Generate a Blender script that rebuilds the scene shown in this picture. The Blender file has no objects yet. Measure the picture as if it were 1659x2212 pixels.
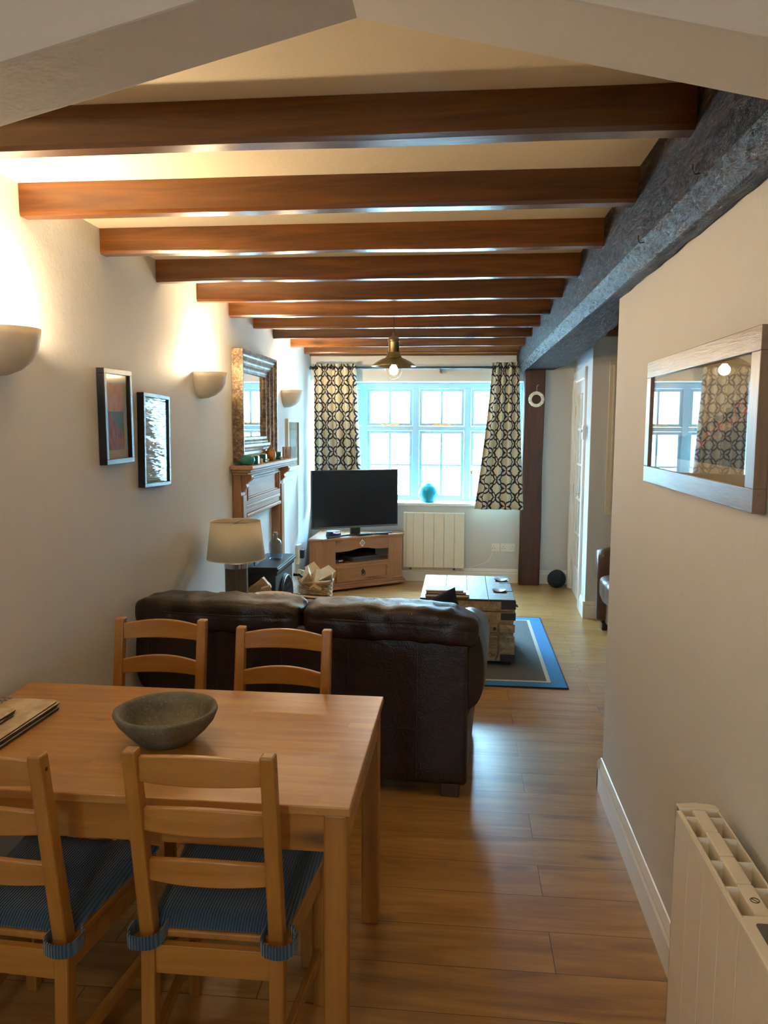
import bpy, bmesh, math, random
from mathutils import Vector, Matrix, noise
random.seed(7)
PI = math.pi
S = bpy.context.scene
C = S.collection

# ------------------------------------------------------------------ camera
F, PITCH, YAW, ROLL, CAMH = 1685.0, .1107, .0983, .0045, 1.602
def cam_axes():
    fw = Vector((-math.sin(YAW), math.cos(YAW), 0)); rt = Vector((math.cos(YAW), math.sin(YAW), 0)); up = Vector((0, 0, 1))
    f2 = fw * math.cos(PITCH) - up * math.sin(PITCH); u2 = up * math.cos(PITCH) + fw * math.sin(PITCH)
    r3 = rt * math.cos(ROLL) + u2 * math.sin(ROLL); u3 = u2 * math.cos(ROLL) - rt * math.sin(ROLL)
    return r3, u3, f2
cd = bpy.data.cameras.new('camera'); cam = bpy.data.objects.new('camera', cd); C.objects.link(cam)
r_, u_, f_ = cam_axes()
m = Matrix((r_, u_, -f_)).transposed().to_4x4(); m.translation = Vector((0, 0, CAMH)); cam.matrix_world = m
cd.sensor_fit = 'HORIZONTAL'; cd.sensor_width = 36; cd.lens = F / 1659 * 36; cd.clip_start = .02
S.camera = cam

# ------------------------------------------------------------------ world, light, exposure
SKY_STRENGTH = 54.0
SKY_COLOUR = (.42, .76, 1.0, 1)
SCONCE_W, PENDANT_W, REAR_FILL_W = 16.0, 10.0, 7.0
EXPOSURE = 1.72
WARM = (1.0, .76, .47)
w = bpy.data.worlds.new('sky'); S.world = w; w.use_nodes = True
bg = w.node_tree.nodes['Background']; bg.inputs[0].default_value = SKY_COLOUR; bg.inputs[1].default_value = SKY_STRENGTH
S.view_settings.view_transform = 'Standard'; S.view_settings.look = 'None'
S.view_settings.exposure = EXPOSURE; S.view_settings.gamma = 1; S.view_settings.use_curve_mapping = False
S.cycles.max_bounces = 10; S.cycles.diffuse_bounces = 6; S.cycles.glossy_bounces = 4; S.cycles.transparent_max_bounces = 12
S.cycles.caustics_reflective = False; S.cycles.caustics_refractive = False; S.cycles.sample_clamp_indirect = 6
S.cycles.use_denoising = True
def area(name, loc, rot, sx, sy, portal=False, power=10, col=(1, 1, 1)):
    l = bpy.data.lights.new(name, 'AREA'); l.shape = 'RECTANGLE'; l.size = sx; l.size_y = sy; l.energy = power; l.color = col
    if portal: l.cycles.is_portal = True
    o = bpy.data.objects.new(name, l); C.objects.link(o); o.location = loc; o.rotation_euler = rot; return o
area('window_portal', (-.465, 8.42, 1.42), (-PI / 2, 0, 0), 2.2, 1.26, True)
area('rear_fill_portal', (-.45, -2.62, 1.325), (PI / 2, 0, 0), 0.3, .25, True)  # sampling portal for the added rear fill window

# ------------------------------------------------------------------ node helpers
def hexc(r, g, b):
    f = lambda c: (c / 255 / 12.92) if c / 255 <= .04045 else ((c / 255 + .055) / 1.055) ** 2.4
    return (f(r), f(g), f(b), 1)
class N:
    def __init__(s, name):
        s.m = bpy.data.materials.new(name); s.m.use_nodes = True; s.t = s.m.node_tree; s.t.nodes.clear()
        s.out = s.n('ShaderNodeOutputMaterial'); s.b = s.n('ShaderNodeBsdfPrincipled'); s.l(s.b.outputs[0], s.out.inputs[0])
    def n(s, k, **a):
        x = s.t.nodes.new(k)
        for q, v in a.items(): setattr(x, q, v)
        return x
    def l(s, a, b): s.t.links.new(a, b)
    def put(s, v, inp):
        if hasattr(v, 'is_linked') or hasattr(v, 'links'): s.l(v, inp)
        else: inp.default_value = v
    def set(s, **a):
        for k, v in a.items(): s.put(v, s.b.inputs[k.replace('_', ' ')])
        return s
    def math(s, op, a, b=0.0, c=0.0):
        x = s.n('ShaderNodeMath', operation=op); s.put(a, x.inputs[0]); s.put(b, x.inputs[1]); s.put(c, x.inputs[2]); return x.outputs[0]
    def coord(s, kind='Object', scale=(1, 1, 1), loc=(0, 0, 0), rot=(0, 0, 0), rnd=0.0):
        t = s.n('ShaderNodeTexCoord'); v = t.outputs[kind]
        if rnd:
            oi = s.n('ShaderNodeObjectInfo'); mu = s.n('ShaderNodeVectorMath', operation='MULTIPLY_ADD'); s.l(oi.outputs['Random'], mu.inputs[0]); mu.inputs[1].default_value = (rnd, rnd * .7, rnd * 1.3); s.l(v, mu.inputs[2]); v = mu.outputs[0]
        mp = s.n('ShaderNodeMapping'); s.l(v, mp.inputs[0]); mp.inputs['Location'].default_value = loc; mp.inputs['Rotation'].default_value = rot; mp.inputs['Scale'].default_value = scale
        return mp.outputs[0]
    def noise(s, vec, scale=5, detail=4, rough=.55, dist=0):
        x = s.n('ShaderNodeTexNoise'); s.l(vec, x.inputs['Vector']); x.inputs['Scale'].default_value = scale; x.inputs['Detail'].default_value = detail
        x.inputs['Roughness'].default_value = rough; x.inputs['Distortion'].default_value = dist; return x.outputs['Fac']
    def ramp(s, fac, stops, interp='LINEAR'):
        x = s.n('ShaderNodeValToRGB'); s.l(fac, x.inputs[0]); e = x.color_ramp.elements; x.color_ramp.interpolation = interp
        while len(e) < len(stops): e.new(.5)
        for i, (p, c) in enumerate(stops): e[i].position = p; e[i].color = c if len(c) == 4 else (*c, 1)
        return x.outputs[0]
    def mix(s, fac, a, b, mode='MIX'):
        x = s.n('ShaderNodeMix', data_type='RGBA', blend_type=mode); s.put(fac, x.inputs[0]); s.put(a, x.inputs[6]); s.put(b, x.inputs[7]); return x.outputs[2]
    def bump(s, h, strength=.3, dist=.01):
        x = s.n('ShaderNodeBump'); s.l(h, x.inputs['Height']); x.inputs['Strength'].default_value = strength; x.inputs['Distance'].default_value = dist
        s.l(x.outputs[0], s.b.inputs['Normal']); return x
def g(v): return (v, v, v, 1)
def plain(name, col, rough=.5, metal=0, bump=0, bscale=60, var=.06, **kw):
    k = N(name); v = k.coord(rnd=3); nz = k.noise(v, bscale * .2, 3)
    d = tuple(c * (1 - var) for c in col[:3]) + (1,); e = tuple(min(1, c * (1 + var)) for c in col[:3]) + (1,)
    k.set(Base_Color=k.ramp(nz, [(.3, d), (.7, e)]), Roughness=rough, Metallic=metal)
    if bump: k.bump(k.noise(v, bscale, 3), bump, .004)
    for q, val in kw.items(): k.b.inputs[q.replace('_', ' ')].default_value = val
    return k.m
def wood(name, c1, c2, axis='x', rough=.4, grain=1.0, knots=True, bump=.05, knotcol=(.07, .03, .012, 1), coat=0.0, tint=.12):
    k = N(name)
    sc = {'x': (1.1, 16, 16), 'y': (16, 1.1, 16), 'z': (16, 16, 1.1)}[axis]; sc = tuple(q * grain for q in sc)
    v = k.coord(scale=sc, rnd=9)
    n1 = k.noise(v, 1.6, 6, .6, .8); n2 = k.noise(v, 6, 5, .65, .3)
    base = k.mix(k.math('MULTIPLY', n2, .55), k.ramp(n1, [(.28, c1), (.72, c2)]), tuple(q * .55 for q in c1[:3]) + (1,))
    big = k.noise(k.coord(scale=tuple(q * .12 for q in sc), rnd=5), 2.0, 2)
    base = k.mix(k.math('MULTIPLY', k.math('SUBTRACT', big, .35), tint * 4), base, tuple(q * .6 for q in c1[:3]) + (1,))
    if knots:
        ks = {'x': (2.2, 9, 9), 'y': (9, 2.2, 9), 'z': (9, 9, 2.2)}[axis]
        vv = k.n('ShaderNodeTexVoronoi'); k.l(k.coord(scale=ks, rnd=7), vv.inputs['Vector']); vv.inputs['Scale'].default_value = .62
        base = k.mix(k.ramp(vv.outputs['Distance'], [(.05, g(.85)), (.17, g(0))]), base, knotcol)
    k.set(Base_Color=base, Roughness=k.math('ADD', k.math('MULTIPLY', n2, .12), rough - .06))
    k.b.inputs['Coat Weight'].default_value = coat; k.b.inputs['Coat Roughness'].default_value = .2
    k.bump(n2, bump * 2, .003); return k.m
def schlick(k, f0, normal=None):
    ge = k.n('ShaderNodeNewGeometry'); dt = k.n('ShaderNodeVectorMath', operation='DOT_PRODUCT'); k.l(ge.outputs['Incoming'], dt.inputs[0]); k.l(normal or ge.outputs['Normal'], dt.inputs[1])
    return k.math('ADD', k.math('MULTIPLY', k.math('POWER', k.math('SUBTRACT', 1.0, k.math('ABSOLUTE', dt.outputs['Value'])), 5.0), 1 - f0), f0)
def pane(name, tint=(.97, .99, 1, 1), ior=1.5, rough=0.0):
    k = N(name); k.t.nodes.remove(k.b); tr = k.n('ShaderNodeBsdfTransparent'); tr.inputs[0].default_value = tint
    gl = k.n('ShaderNodeBsdfGlossy'); gl.inputs['Roughness'].default_value = rough; fr = schlick(k, ((ior - 1) / (ior + 1)) ** 2)
    mx = k.n('ShaderNodeMixShader'); k.l(fr, mx.inputs[0]); k.l(tr.outputs[0], mx.inputs[1]); k.l(gl.outputs[0], mx.inputs[2]); k.l(mx.outputs[0], k.out.inputs[0]); return k.m
def emit(name, col, st):
    k = N(name); k.set(Base_Color=col, Emission_Color=col, Emission_Strength=st); return k.m

# ------------------------------------------------------------------ materials
M = {}
def plaster(name, col, b=.25):
    k = N(name); v = k.coord(); n1 = k.noise(v, 3.0, 4); n2 = k.noise(v, 90, 4)
    k.set(Base_Color=k.ramp(n1, [(.3, tuple(c * .97 for c in col[:3]) + (1,)), (.7, col)]), Roughness=.75)
    k.b.inputs['Specular IOR Level'].default_value = .3
    k.bump(k.math('ADD', n2, k.math('MULTIPLY', k.noise(v, 7, 3), 3)), b, .003); return k.m
M['wall'] = plaster('wall_paint', hexc(211, 211, 210))
M['ceiling'] = plaster('ceiling_paint', hexc(232, 220, 196))
M['arch'] = plaster('arch_paint', hexc(196, 190, 180))
M['white'] = plain('white_gloss', hexc(232, 230, 224), .35, var=.02)
M['whitewin'] = plain('daylight_tinted_window_white', hexc(150, 188, 205), .4, var=.02)  # white frames, with blue daylight and dimming put into the colour
M['rad'] = plain('white_enamel', hexc(228, 220, 205), .35, var=.02)
M['darkplastic'] = plain('dark_plastic', (.012, .013, .015, 1), .4)
M['greyplastic'] = plain('grey_plastic', (.1, .1, .105, 1), .45)
M['ceramic'] = plain('white_ceramic', hexc(222, 214, 200), .55)
M['joist'] = wood('stained_pine', (.055, .014, .002, 1), (.24, .080, .007, 1), 'x', .24, .7, coat=.15, tint=.45, bump=.06, knotcol=(.012, .005, .002, 1))
M['pine_x'] = wood('antique_pine_x', (.35, .145, .022, 1), (.50, .245, .050, 1), 'x', .38, 1, coat=.15)
M['pine_y'] = wood('antique_pine_y', (.35, .145, .022, 1), (.50, .245, .050, 1), 'y', .38, 1, coat=.15)
M['pine_z'] = wood('antique_pine_z', (.32, .130, .018, 1), (.46, .220, .042, 1), 'z', .38, 1, coat=.15)
M['cab_x'] = wood('cabinet_pine', (.36, .14, .05, 1), (.50, .235, .095, 1), 'x', .4, 1)
M['cab_z'] = wood('cabinet_pine_upright', (.36, .14, .05, 1), (.50, .235, .095, 1), 'z', .4, 1)
M['oak_y'] = wood('mantel_oak_y', (.40, .20, .085, 1), (.56, .33, .16, 1), 'y', .5, 1, knots=False)
M['oak_z'] = wood('mantel_oak_z', (.36, .17, .065, 1), (.50, .27, .12, 1), 'z', .4, 1, knots=False)
M['post'] = wood('old_dark_timber', (.030, .008, .003, 1), (.115, .034, .012, 1), 'z', .5, .7, bump=.3, knotcol=(.01, .004, .002, 1))
M['ash_y'] = wood('frame_wood_y', (.20, .13, .085, 1), (.34, .24, .16, 1), 'y', .32, 1.2, knots=False, bump=.1)
M['ash_z'] = wood('frame_wood_z', (.20, .13, .085, 1), (.34, .24, .16, 1), 'z', .32, 1.2, knots=False, bump=.1)
M['log'] = wood('cut_firewood', (.50, .32, .16, 1), (.70, .50, .28, 1), 'z', .7, 2, knots=False, bump=.2)
M['greywood'] = wood('grey_weathered_wood', (.10, .08, .065, 1), (.22, .18, .15, 1), 'z', .7, 2, knots=False, bump=.2)
M['brown_foot'] = wood('dark_foot_wood', (.05, .014, .006, 1), (.09, .028, .012, 1), 'z', .4, 1, knots=False)

def old_beam(nm, sp, rg):
    k = N(nm); v = k.coord(scale=(10, 1.6, 10)); n1 = k.noise(v, 3, 6, .7, 1.2); n2 = k.noise(k.coord(scale=(40, 9, 40)), 2.2, 5, .7)
    k.set(Base_Color=k.ramp(n1, [(.30, (.003, .002, .0015, 1)), (.52, (.030, .015, .008, 1)), (.62, (.11, .062, .038, 1)), (.75, (.025, .012, .007, 1))]), Roughness=k.math('ADD', k.math('MULTIPLY', n2, .45), rg)); k.b.inputs['Specular IOR Level'].default_value = sp
    k.bump(k.math('ADD', n1, k.math('MULTIPLY', n2, 1.4)), 1.0, .035); return k.m
M['oldbeam'] = old_beam('hewn_black_timber', .18, .26); M['beamedge'] = old_beam('worn_smooth_beam_edge', .6, .06)

def floor_mat():
    k = N('oak_laminate'); v = k.coord(loc=(0.55, -2.9355 + .1909 * 20, 0))
    br = k.n('ShaderNodeTexBrick'); k.l(v, br.inputs['Vector']); br.offset = .37; br.offset_frequency = 2; br.inputs['Scale'].default_value = 1
    br.inputs['Brick Width'].default_value = 1.35; br.inputs['Row Height'].default_value = .1909; br.inputs['Mortar Size'].default_value = .0014; br.inputs['Mortar Smooth'].default_value = .2
    br.inputs['Color1'].default_value = g(0); br.inputs['Color2'].default_value = g(1); br.inputs['Mortar'].default_value = g(.5); br.inputs['Bias'].default_value = 0
    rnd = k.n('ShaderNodeVectorMath', operation='MULTIPLY_ADD'); k.l(br.outputs['Color'], rnd.inputs[0]); rnd.inputs[1].default_value = (13, 17, 5)
    tc = k.coord(scale=(1, 9, 1)); k.l(tc, rnd.inputs[2])
    n1 = k.noise(rnd.outputs[0], 1.5, 6, .6, .9); n2 = k.noise(rnd.outputs[0], 7, 5, .7, .2)
    col = k.ramp(n1, [(.30, (.23, .105, .022, 1)), (.5, (.47, .245, .062, 1)), (.70, (.62, .37, .12, 1))])
    col = k.mix(k.math('MULTIPLY', n2, .6), col, (.20, .085, .024, 1))
    col = k.mix(k.math('MULTIPLY', br.outputs['Color'], .28), col, (.33, .155, .06, 1))
    kk = k.n('ShaderNodeTexVoronoi'); k.l(k.coord(scale=(1.6, 5.5, 1)), kk.inputs['Vector']); kk.inputs['Scale'].default_value = 1.0
    col = k.mix(k.ramp(kk.outputs['Distance'], [(.03, g(.75)), (.14, g(0))]), col, (.10, .04, .015, 1))
    col = k.mix(br.outputs['Fac'], col, (.06, .025, .01, 1))
    k.set(Base_Color=col, Roughness=k.math('ADD', k.math('MULTIPLY', n2, .14), .26)); k.b.inputs['Specular IOR Level'].default_value = .5; k.b.inputs['Coat Weight'].default_value = .4; k.b.inputs['Coat Roughness'].default_value = .30
    hb = k.math('SUBTRACT', k.math('MULTIPLY', n2, .25), br.outputs['Fac']); k.bump(hb, .35, .0015); return k.m
M['floor'] = floor_mat()
def table_mat(name, rowaxis='y'):
    k = N(name); v = k.coord(loc=(.1, .013, 0)); br = k.n('ShaderNodeTexBrick'); k.l(v, br.inputs['Vector']); br.inputs['Scale'].default_value = 1
    br.inputs['Brick Width'].default_value = .62; br.inputs['Row Height'].default_value = .075; br.inputs['Mortar Size'].default_value = .0004
    br.inputs['Color1'].default_value = g(0); br.inputs['Color2'].default_value = g(1); br.inputs['Mortar'].default_value = g(.5)
    a = k.n('ShaderNodeVectorMath', operation='MULTIPLY_ADD'); k.l(br.outputs['Color'], a.inputs[0]); a.inputs[1].default_value = (9, 11, 5); k.l(k.coord(scale=(1.3, 14, 14)), a.inputs[2])
    n1 = k.noise(a.outputs[0], 1.6, 6, .6, .7); n2 = k.noise(a.outputs[0], 7, 5, .65)
    col = k.ramp(n1, [(.32, (.36, .165, .036, 1)), (.68, (.58, .31, .080, 1))])
    col = k.mix(k.math('MULTIPLY', n2, .5), col, (.28, .12, .032, 1)); col = k.mix(k.math('MULTIPLY', br.outputs['Color'], .18), col, (.36, .17, .055, 1))
    kk = k.n('ShaderNodeTexVoronoi'); k.l(k.coord(scale=(2.6, 7.5, 5), loc=(.3, .2, 0)), kk.inputs['Vector']); kk.inputs['Scale'].default_value = .8
    col = k.mix(k.ramp(kk.outputs['Distance'], [(.03, g(.8)), (.09, g(0))]), col, (.16, .075, .03, 1))
    k.set(Base_Color=col, Roughness=.36); k.b.inputs['Coat Weight'].default_value = .25; k.b.inputs['Coat Roughness'].default_value = .3; k.bump(n2, .08, .002); return k.m
M['table'] = table_mat('table_pine')

def leather(name, c):
    k = N(name); v = k.coord(rnd=4); vo = k.n('ShaderNodeTexVoronoi'); k.l(v, vo.inputs['Vector']); vo.inputs['Scale'].default_value = 160
    n = k.noise(v, 9, 4, .6, .6); k.set(Base_Color=k.ramp(n, [(.3, tuple(q * .75 for q in c[:3]) + (1,)), (.75, tuple(q * 1.35 for q in c[:3]) + (1,))]), Roughness=k.math('ADD', k.math('MULTIPLY', n, .2), .28))
    k.bump(k.math('ADD', k.math('MULTIPLY', vo.outputs['Distance'], .25), k.math('MULTIPLY', k.noise(v, 14, 3, .5, 1), 1.1)), .5, .006); return k.m
M['leather'] = leather('dark_brown_leather', (.017, .008, .005, 1))
M['leather2'] = leather('brown_leather', (.10, .048, .030, 1))

def stone_mat():
    k = N('carved_grey_stone'); v = k.coord(); n1 = k.noise(v, 12, 5, .65); n2 = k.noise(v, 140, 3, .7)
    col = k.ramp(n1, [(.3, (.065, .062, .045, 1)), (.7, (.16, .15, .11, 1))]); col = k.mix(k.ramp(n2, [(.55, g(0)), (.75, g(.7))]), col, (.30, .28, .22, 1))
    k.set(Base_Color=col, Roughness=.7); k.bump(k.math('ADD', n1, n2), .5, .003); return k.m
M['stone'] = stone_mat()
def cord_mat():
    k = N('blue_ribbed_fabric'); wv = k.n('ShaderNodeTexWave'); wv.bands_direction = 'X'; k.l(k.coord(), wv.inputs['Vector']); wv.inputs['Scale'].default_value = 45; wv.inputs['Distortion'].default_value = .2
    k.set(Base_Color=k.ramp(wv.outputs['Fac'], [(0, (.006, .024, .048, 1)), (1, (.026, .085, .15, 1))]), Roughness=.9); k.b.inputs['Sheen Weight'].default_value = .3; k.bump(wv.outputs['Fac'], .6, .004); return k.m
M['cord'] = cord_mat()
def weave(name, c1, c2, sc=260, sheen=.0):
    k = N(name); v = k.coord(); a = k.n('ShaderNodeTexWave'); a.bands_direction = 'X'; k.l(v, a.inputs[0]); a.inputs['Scale'].default_value = sc; b = k.n('ShaderNodeTexWave'); b.bands_direction = 'Y'; k.l(v, b.inputs[0]); b.inputs['Scale'].default_value = sc * .8
    n = k.noise(v, 150, 3, .8); f = k.math('MULTIPLY', k.math('ADD', n, k.math('MULTIPLY', a.outputs['Fac'], .25)), .85)
    k.set(Base_Color=k.ramp(f, [(.35, c1), (.65, c2)]), Roughness=.85); k.b.inputs['Sheen Weight'].default_value = sheen; k.bump(n, .5, .003); return k.m
M['rug_in'] = weave('grey_flatweave', (.045, .05, .055, 1), (.13, .14, .15, 1), 180)
M['rug_blue'] = weave('blue_flatweave', (.010, .12, .32, 1), (.03, .25, .58, 1), 180)
M['rug_cream'] = weave('cream_flatweave', (.45, .42, .36, 1), (.62, .59, .5, 1), 180)
M['shade'] = weave('lamp_linen', (.76, .65, .45, 1), (.86, .75, .55, 1), 300)
M['navy'] = weave('navy_fabric', (.006, .01, .03, 1), (.014, .022, .06, 1), 300)
M['wicker'] = plain('pale_wicker', (.36, .22, .11, 1), .7, bump=.6, bscale=90, var=.3)
M['rope'] = plain('brown_rope', (.22, .12, .06, 1), .9, bump=.8, bscale=200, var=.3)
M['card'] = plain('brown_cardboard', (.50, .32, .16, 1), .8, var=.1)
M['iron'] = plain('black_cast_iron', (.012, .013, .015, 1), .42, bump=.3, bscale=150)
M['ironstrap'] = plain('dark_iron_strap', (.045, .043, .045, 1), .5, .5, bump=.3, bscale=80)
M['chrome'] = plain('brushed_steel', (.6, .6, .6, 1), .25, 1)
M['brass'] = plain('antique_brass', (.30, .22, .10, 1), .3, 1)
M['polebrass'] = plain('brass', (.65, .42, .14, 1), .25, 1)
M['darkmetal'] = plain('gunmetal_pole', (.10, .10, .11, 1), .3, .9)
M['teal'] = plain('teal_glaze', (.02, .19, .20, 1), .08, bump=.1)
M['turq'] = plain('turquoise_glaze', (.015, .30, .40, 1), .08, var=.2)
M['wax'] = plain('white_wax', (.8, .78, .72, 1), .4)
M['amber'] = plain('brown_gourd', (.30, .13, .03, 1), .25, var=.6)
M['black'] = plain('black_satin', (.008, .008, .01, 1), .35)
M['blackframe'] = plain('black_frame_paint', (.010, .011, .016, 1), .28)
M['screen'] = plain('tv_screen', (.014, .016, .020, 1), .10, var=0)
M['sconcepaint'] = plain('plaster_sconce', hexc(205, 194, 176), .6, bump=.1)
M['knot'] = plain('navy_cord', (.014, .020, .035, 1), .7, bump=.8, bscale=180, var=.4)
M['mat_cream'] = plain('cream_mount', hexc(196, 184, 160), .8, var=.02)
M['paper'] = plain('paper', hexc(215, 212, 205), .7, var=.04)
M['bookred'] = plain('book_cover_brown', (.16, .07, .04, 1), .5)
M['slate'] = plain('dark_slate', (.03, .022, .022, 1), .6, bump=.3)
M['creamframe'] = plain('cream_paint', hexc(214, 204, 182), .5, var=.03)
M['pane'] = pane('window_glass'); M['picglass'] = pane('picture_glass', (1, 1, 1, 1), 1.9)
k = N('mirror_glass'); k.set(Base_Color=g(.88), Metallic=1.0, Roughness=.01); M['mirror'] = k.m
k = N('bottle_glass'); k.t.nodes.remove(k.b); tr = k.n('ShaderNodeBsdfTransparent'); tr.inputs[0].default_value = (.84, .91, .96, 1); gl = k.n('ShaderNodeBsdfGlossy'); gl.inputs['Roughness'].default_value = .03
lw = schlick(k, .06); mx = k.n('ShaderNodeMixShader'); k.l(lw, mx.inputs[0]); k.l(tr.outputs[0], mx.inputs[1]); k.l(gl.outputs[0], mx.inputs[2]); k.l(mx.outputs[0], k.out.inputs[0]); M['bottle'] = k.m
M['bulbglass'] = pane('lamp_globe_glass', (1, .97, .9, 1), 1.5)
M['bulb'] = emit('lit_bulb', (1, .72, .34, 1), 60)
M['sbulb'] = emit('lit_sconce_bulb', (1, .70, .34, 1), 40)
k = N('frosted_door_glass'); k.set(Base_Color=hexc(214, 216, 210), Roughness=.25); M['frost'] = k.m

def mirror_frame_mat():
    k = N('distressed_gilt_wood'); v = k.coord(scale=(1, 1, 1)); n1 = k.noise(v, 14, 5, .7, .5); n2 = k.noise(v, 50, 4, .7)
    col = k.ramp(n1, [(.3, (.035, .017, .006, 1)), (.5, (.14, .08, .03, 1)), (.68, (.32, .22, .10, 1))]); col = k.mix(k.ramp(n2, [(.5, g(0)), (.7, g(.6))]), col, (.52, .46, .38, 1))
    k.set(Base_Color=col, Roughness=.4, Metallic=.25); k.bump(n2, .4, .003); return k.m
M['gilt'] = mirror_frame_mat()
def trunk_mat(name, ax='y', dk=1.0):
    k = N(name); sc = (22, 2.2, 22) if ax == 'y' else (2.2, 22, 22); v = k.coord(scale=sc); n1 = k.noise(v, 1.6, 6, .7, .6); n2 = k.noise(k.coord(), 22, 5, .75)
    col = k.ramp(n2, [(.30, (.07, .04, .022, 1)), (.42, (.30, .23, .14, 1)), (.60, (.46, .38, .26, 1))]); col = k.mix(k.ramp(n1, [(.5, g(0)), (.66, g(.55))]), col, (.12, .10, .07, 1))
    if dk < 1: col = k.mix(1.0, col, (dk, dk * 1.05, dk * 1.15, 1), 'MULTIPLY')  # lid copy darkened and blued in colour to offset the window's glare
    k.set(Base_Color=col, Roughness=.5); k.b.inputs['Specular IOR Level'].default_value = .35; k.bump(k.math('ADD', n1, n2), .4, .004); return k.m
M['trunk'] = trunk_mat('chipped_cream_paint_wood', 'x'); M['trunktop'] = trunk_mat('worn_dimmed_lid_boards', 'y', .20)

def curtain_mat():
    k = N('trellis_curtain_fabric'); uv = k.n('ShaderNodeTexCoord'); sp = k.n('ShaderNodeSeparateXYZ'); k.l(uv.outputs['UV'], sp.inputs[0])
    PU, PV, a, b, r, wd = .196, .178, .049, .046, .0505, .0078
    masks = []
    for off in (0.0, .5):
        px = k.math('ABSOLUTE', k.math('MULTIPLY', k.math('SUBTRACT', k.math('FRACT', k.math('ADD', k.math('DIVIDE', sp.outputs[0], PU), off + 10)), .5), PU))
        pz = k.math('ABSOLUTE', k.math('MULTIPLY', k.math('SUBTRACT', k.math('FRACT', k.math('ADD', k.math('DIVIDE', sp.outputs[1], PV), off + 10)), .5), PV))
        def ln(x, y): return k.math('SQRT', k.math('ADD', k.math('MULTIPLY', x, x), k.math('MULTIPLY', y, y)))
        d = k.math('SUBTRACT', k.math('MINIMUM', ln(k.math('SUBTRACT', px, a), pz), ln(px, k.math('SUBTRACT', pz, b))), r)
        masks.append(k.math('MULTIPLY', k.math('LESS_THAN', k.math('ABSOLUTE', d), wd), k.math('GREATER_THAN', ln(px, pz), .024)))
    mk = k.math('MAXIMUM', masks[0], masks[1])
    k.set(Base_Color=k.mix(mk, hexc(205, 196, 168), (.008, .010, .035, 1)), Roughness=.85); k.b.inputs['Sheen Weight'].default_value = .1
    k.bump(k.noise(k.coord(), 400, 2), .2, .001); return k.m
M['curtain'] = curtain_mat()
k = N('patterned_cushion'); ck = k.n('ShaderNodeTexWave'); ck.wave_type = 'RINGS'; k.l(k.coord(scale=(1, 1, 1)), ck.inputs[0]); ck.inputs['Scale'].default_value = 26; ck.inputs['Distortion'].default_value = 0
k.set(Base_Color=k.ramp(ck.outputs['Fac'], [(.45, (.02, .017, .015, 1)), (.55, (.6, .52, .4, 1))], 'CONSTANT'), Roughness=.9); M['patcush'] = k.m

def art_mat(name, fn):
    k = N(name); fn(k); k.b.inputs['Roughness'].default_value = .6; return k.m
def art_hills(k):      # orange sky over teal sea and purple headland, in a beige mount
    sp = k.n('ShaderNodeSeparateXYZ'); k.l(k.coord('UV'), sp.inputs[0]); x, y = sp.outputs[0], sp.outputs[1]
    n = k.noise(k.coord('UV', scale=(3, 3, 3)), 2, 4)
    head = k.math('LESS_THAN', y, k.math('ADD', k.math('SUBTRACT', .62, k.math('MULTIPLY', x, .42)), k.math('MULTIPLY', k.math('SUBTRACT', n, .5), .25)))
    sea = k.math('LESS_THAN', y, .58)
    sky = k.ramp(n, [(.3, hexc(205, 130, 75)), (.7, hexc(222, 165, 110))]); c = k.mix(sea, sky, hexc(70, 110, 95))
    c = k.mix(head, c, k.ramp(n, [(.35, hexc(95, 70, 95)), (.6, hexc(185, 100, 75))])); k.set(Base_Color=c)
def art_window_stripes(k):      # window reflection painted as pale blue and white horizontal bands
    v = k.coord('UV', scale=(.6, 9, 1)); n = k.noise(v, 1.7, 5, .6, .6)
    k.set(Base_Color=k.ramp(n, [(.3, hexc(70, 100, 130)), (.45, hexc(130, 165, 195)), (.55, hexc(225, 230, 232)), (.7, hexc(120, 150, 178))]))
def art_small(k):
    n = k.noise(k.coord('UV', scale=(2, 2, 2)), 2, 4); sp = k.n('ShaderNodeSeparateXYZ'); k.l(k.coord('UV'), sp.inputs[0])
    c = k.mix(k.math('LESS_THAN', sp.outputs[1], .4), k.ramp(n, [(.3, hexc(175, 195, 190)), (.7, hexc(215, 205, 180))]), k.ramp(n, [(.4, hexc(80, 110, 125)), (.6, hexc(195, 160, 120))])); k.set(Base_Color=c)
def art_dark(k):       # navy mountain mass with orange light on its slope, over a pale ground
    sp = k.n('ShaderNodeSeparateXYZ'); k.l(k.coord('UV'), sp.inputs[0]); x, y = sp.outputs[0], sp.outputs[1]
    n = k.noise(k.coord('UV', scale=(3, 3, 3)), 2.2, 5, .6); n2 = k.noise(k.coord('UV', scale=(5, 5, 5)), 3, 4)
    ridge = k.math('ADD', k.math('ADD', .22, k.math('MULTIPLY', k.math('MULTIPLY', x, x), .62)), k.math('MULTIPLY', k.math('SUBTRACT', n, .5), .35))
    mount = k.math('LESS_THAN', y, ridge)
    d = k.ramp(n2, [(.4, (.006, .008, .018, 1)), (.7, (.03, .035, .06, 1))])
    warm = k.math('MULTIPLY', k.math('LESS_THAN', k.math('ABSOLUTE', k.math('SUBTRACT', k.math('SUBTRACT', ridge, y), .16)), .10), k.math('MULTIPLY', k.math('GREATER_THAN', n2, .5), k.math('GREATER_THAN', x, .5)))
    c = k.mix(mount, hexc(150, 140, 120), d); c = k.mix(warm, c, hexc(165, 85, 55)); k.set(Base_Color=c)
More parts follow.
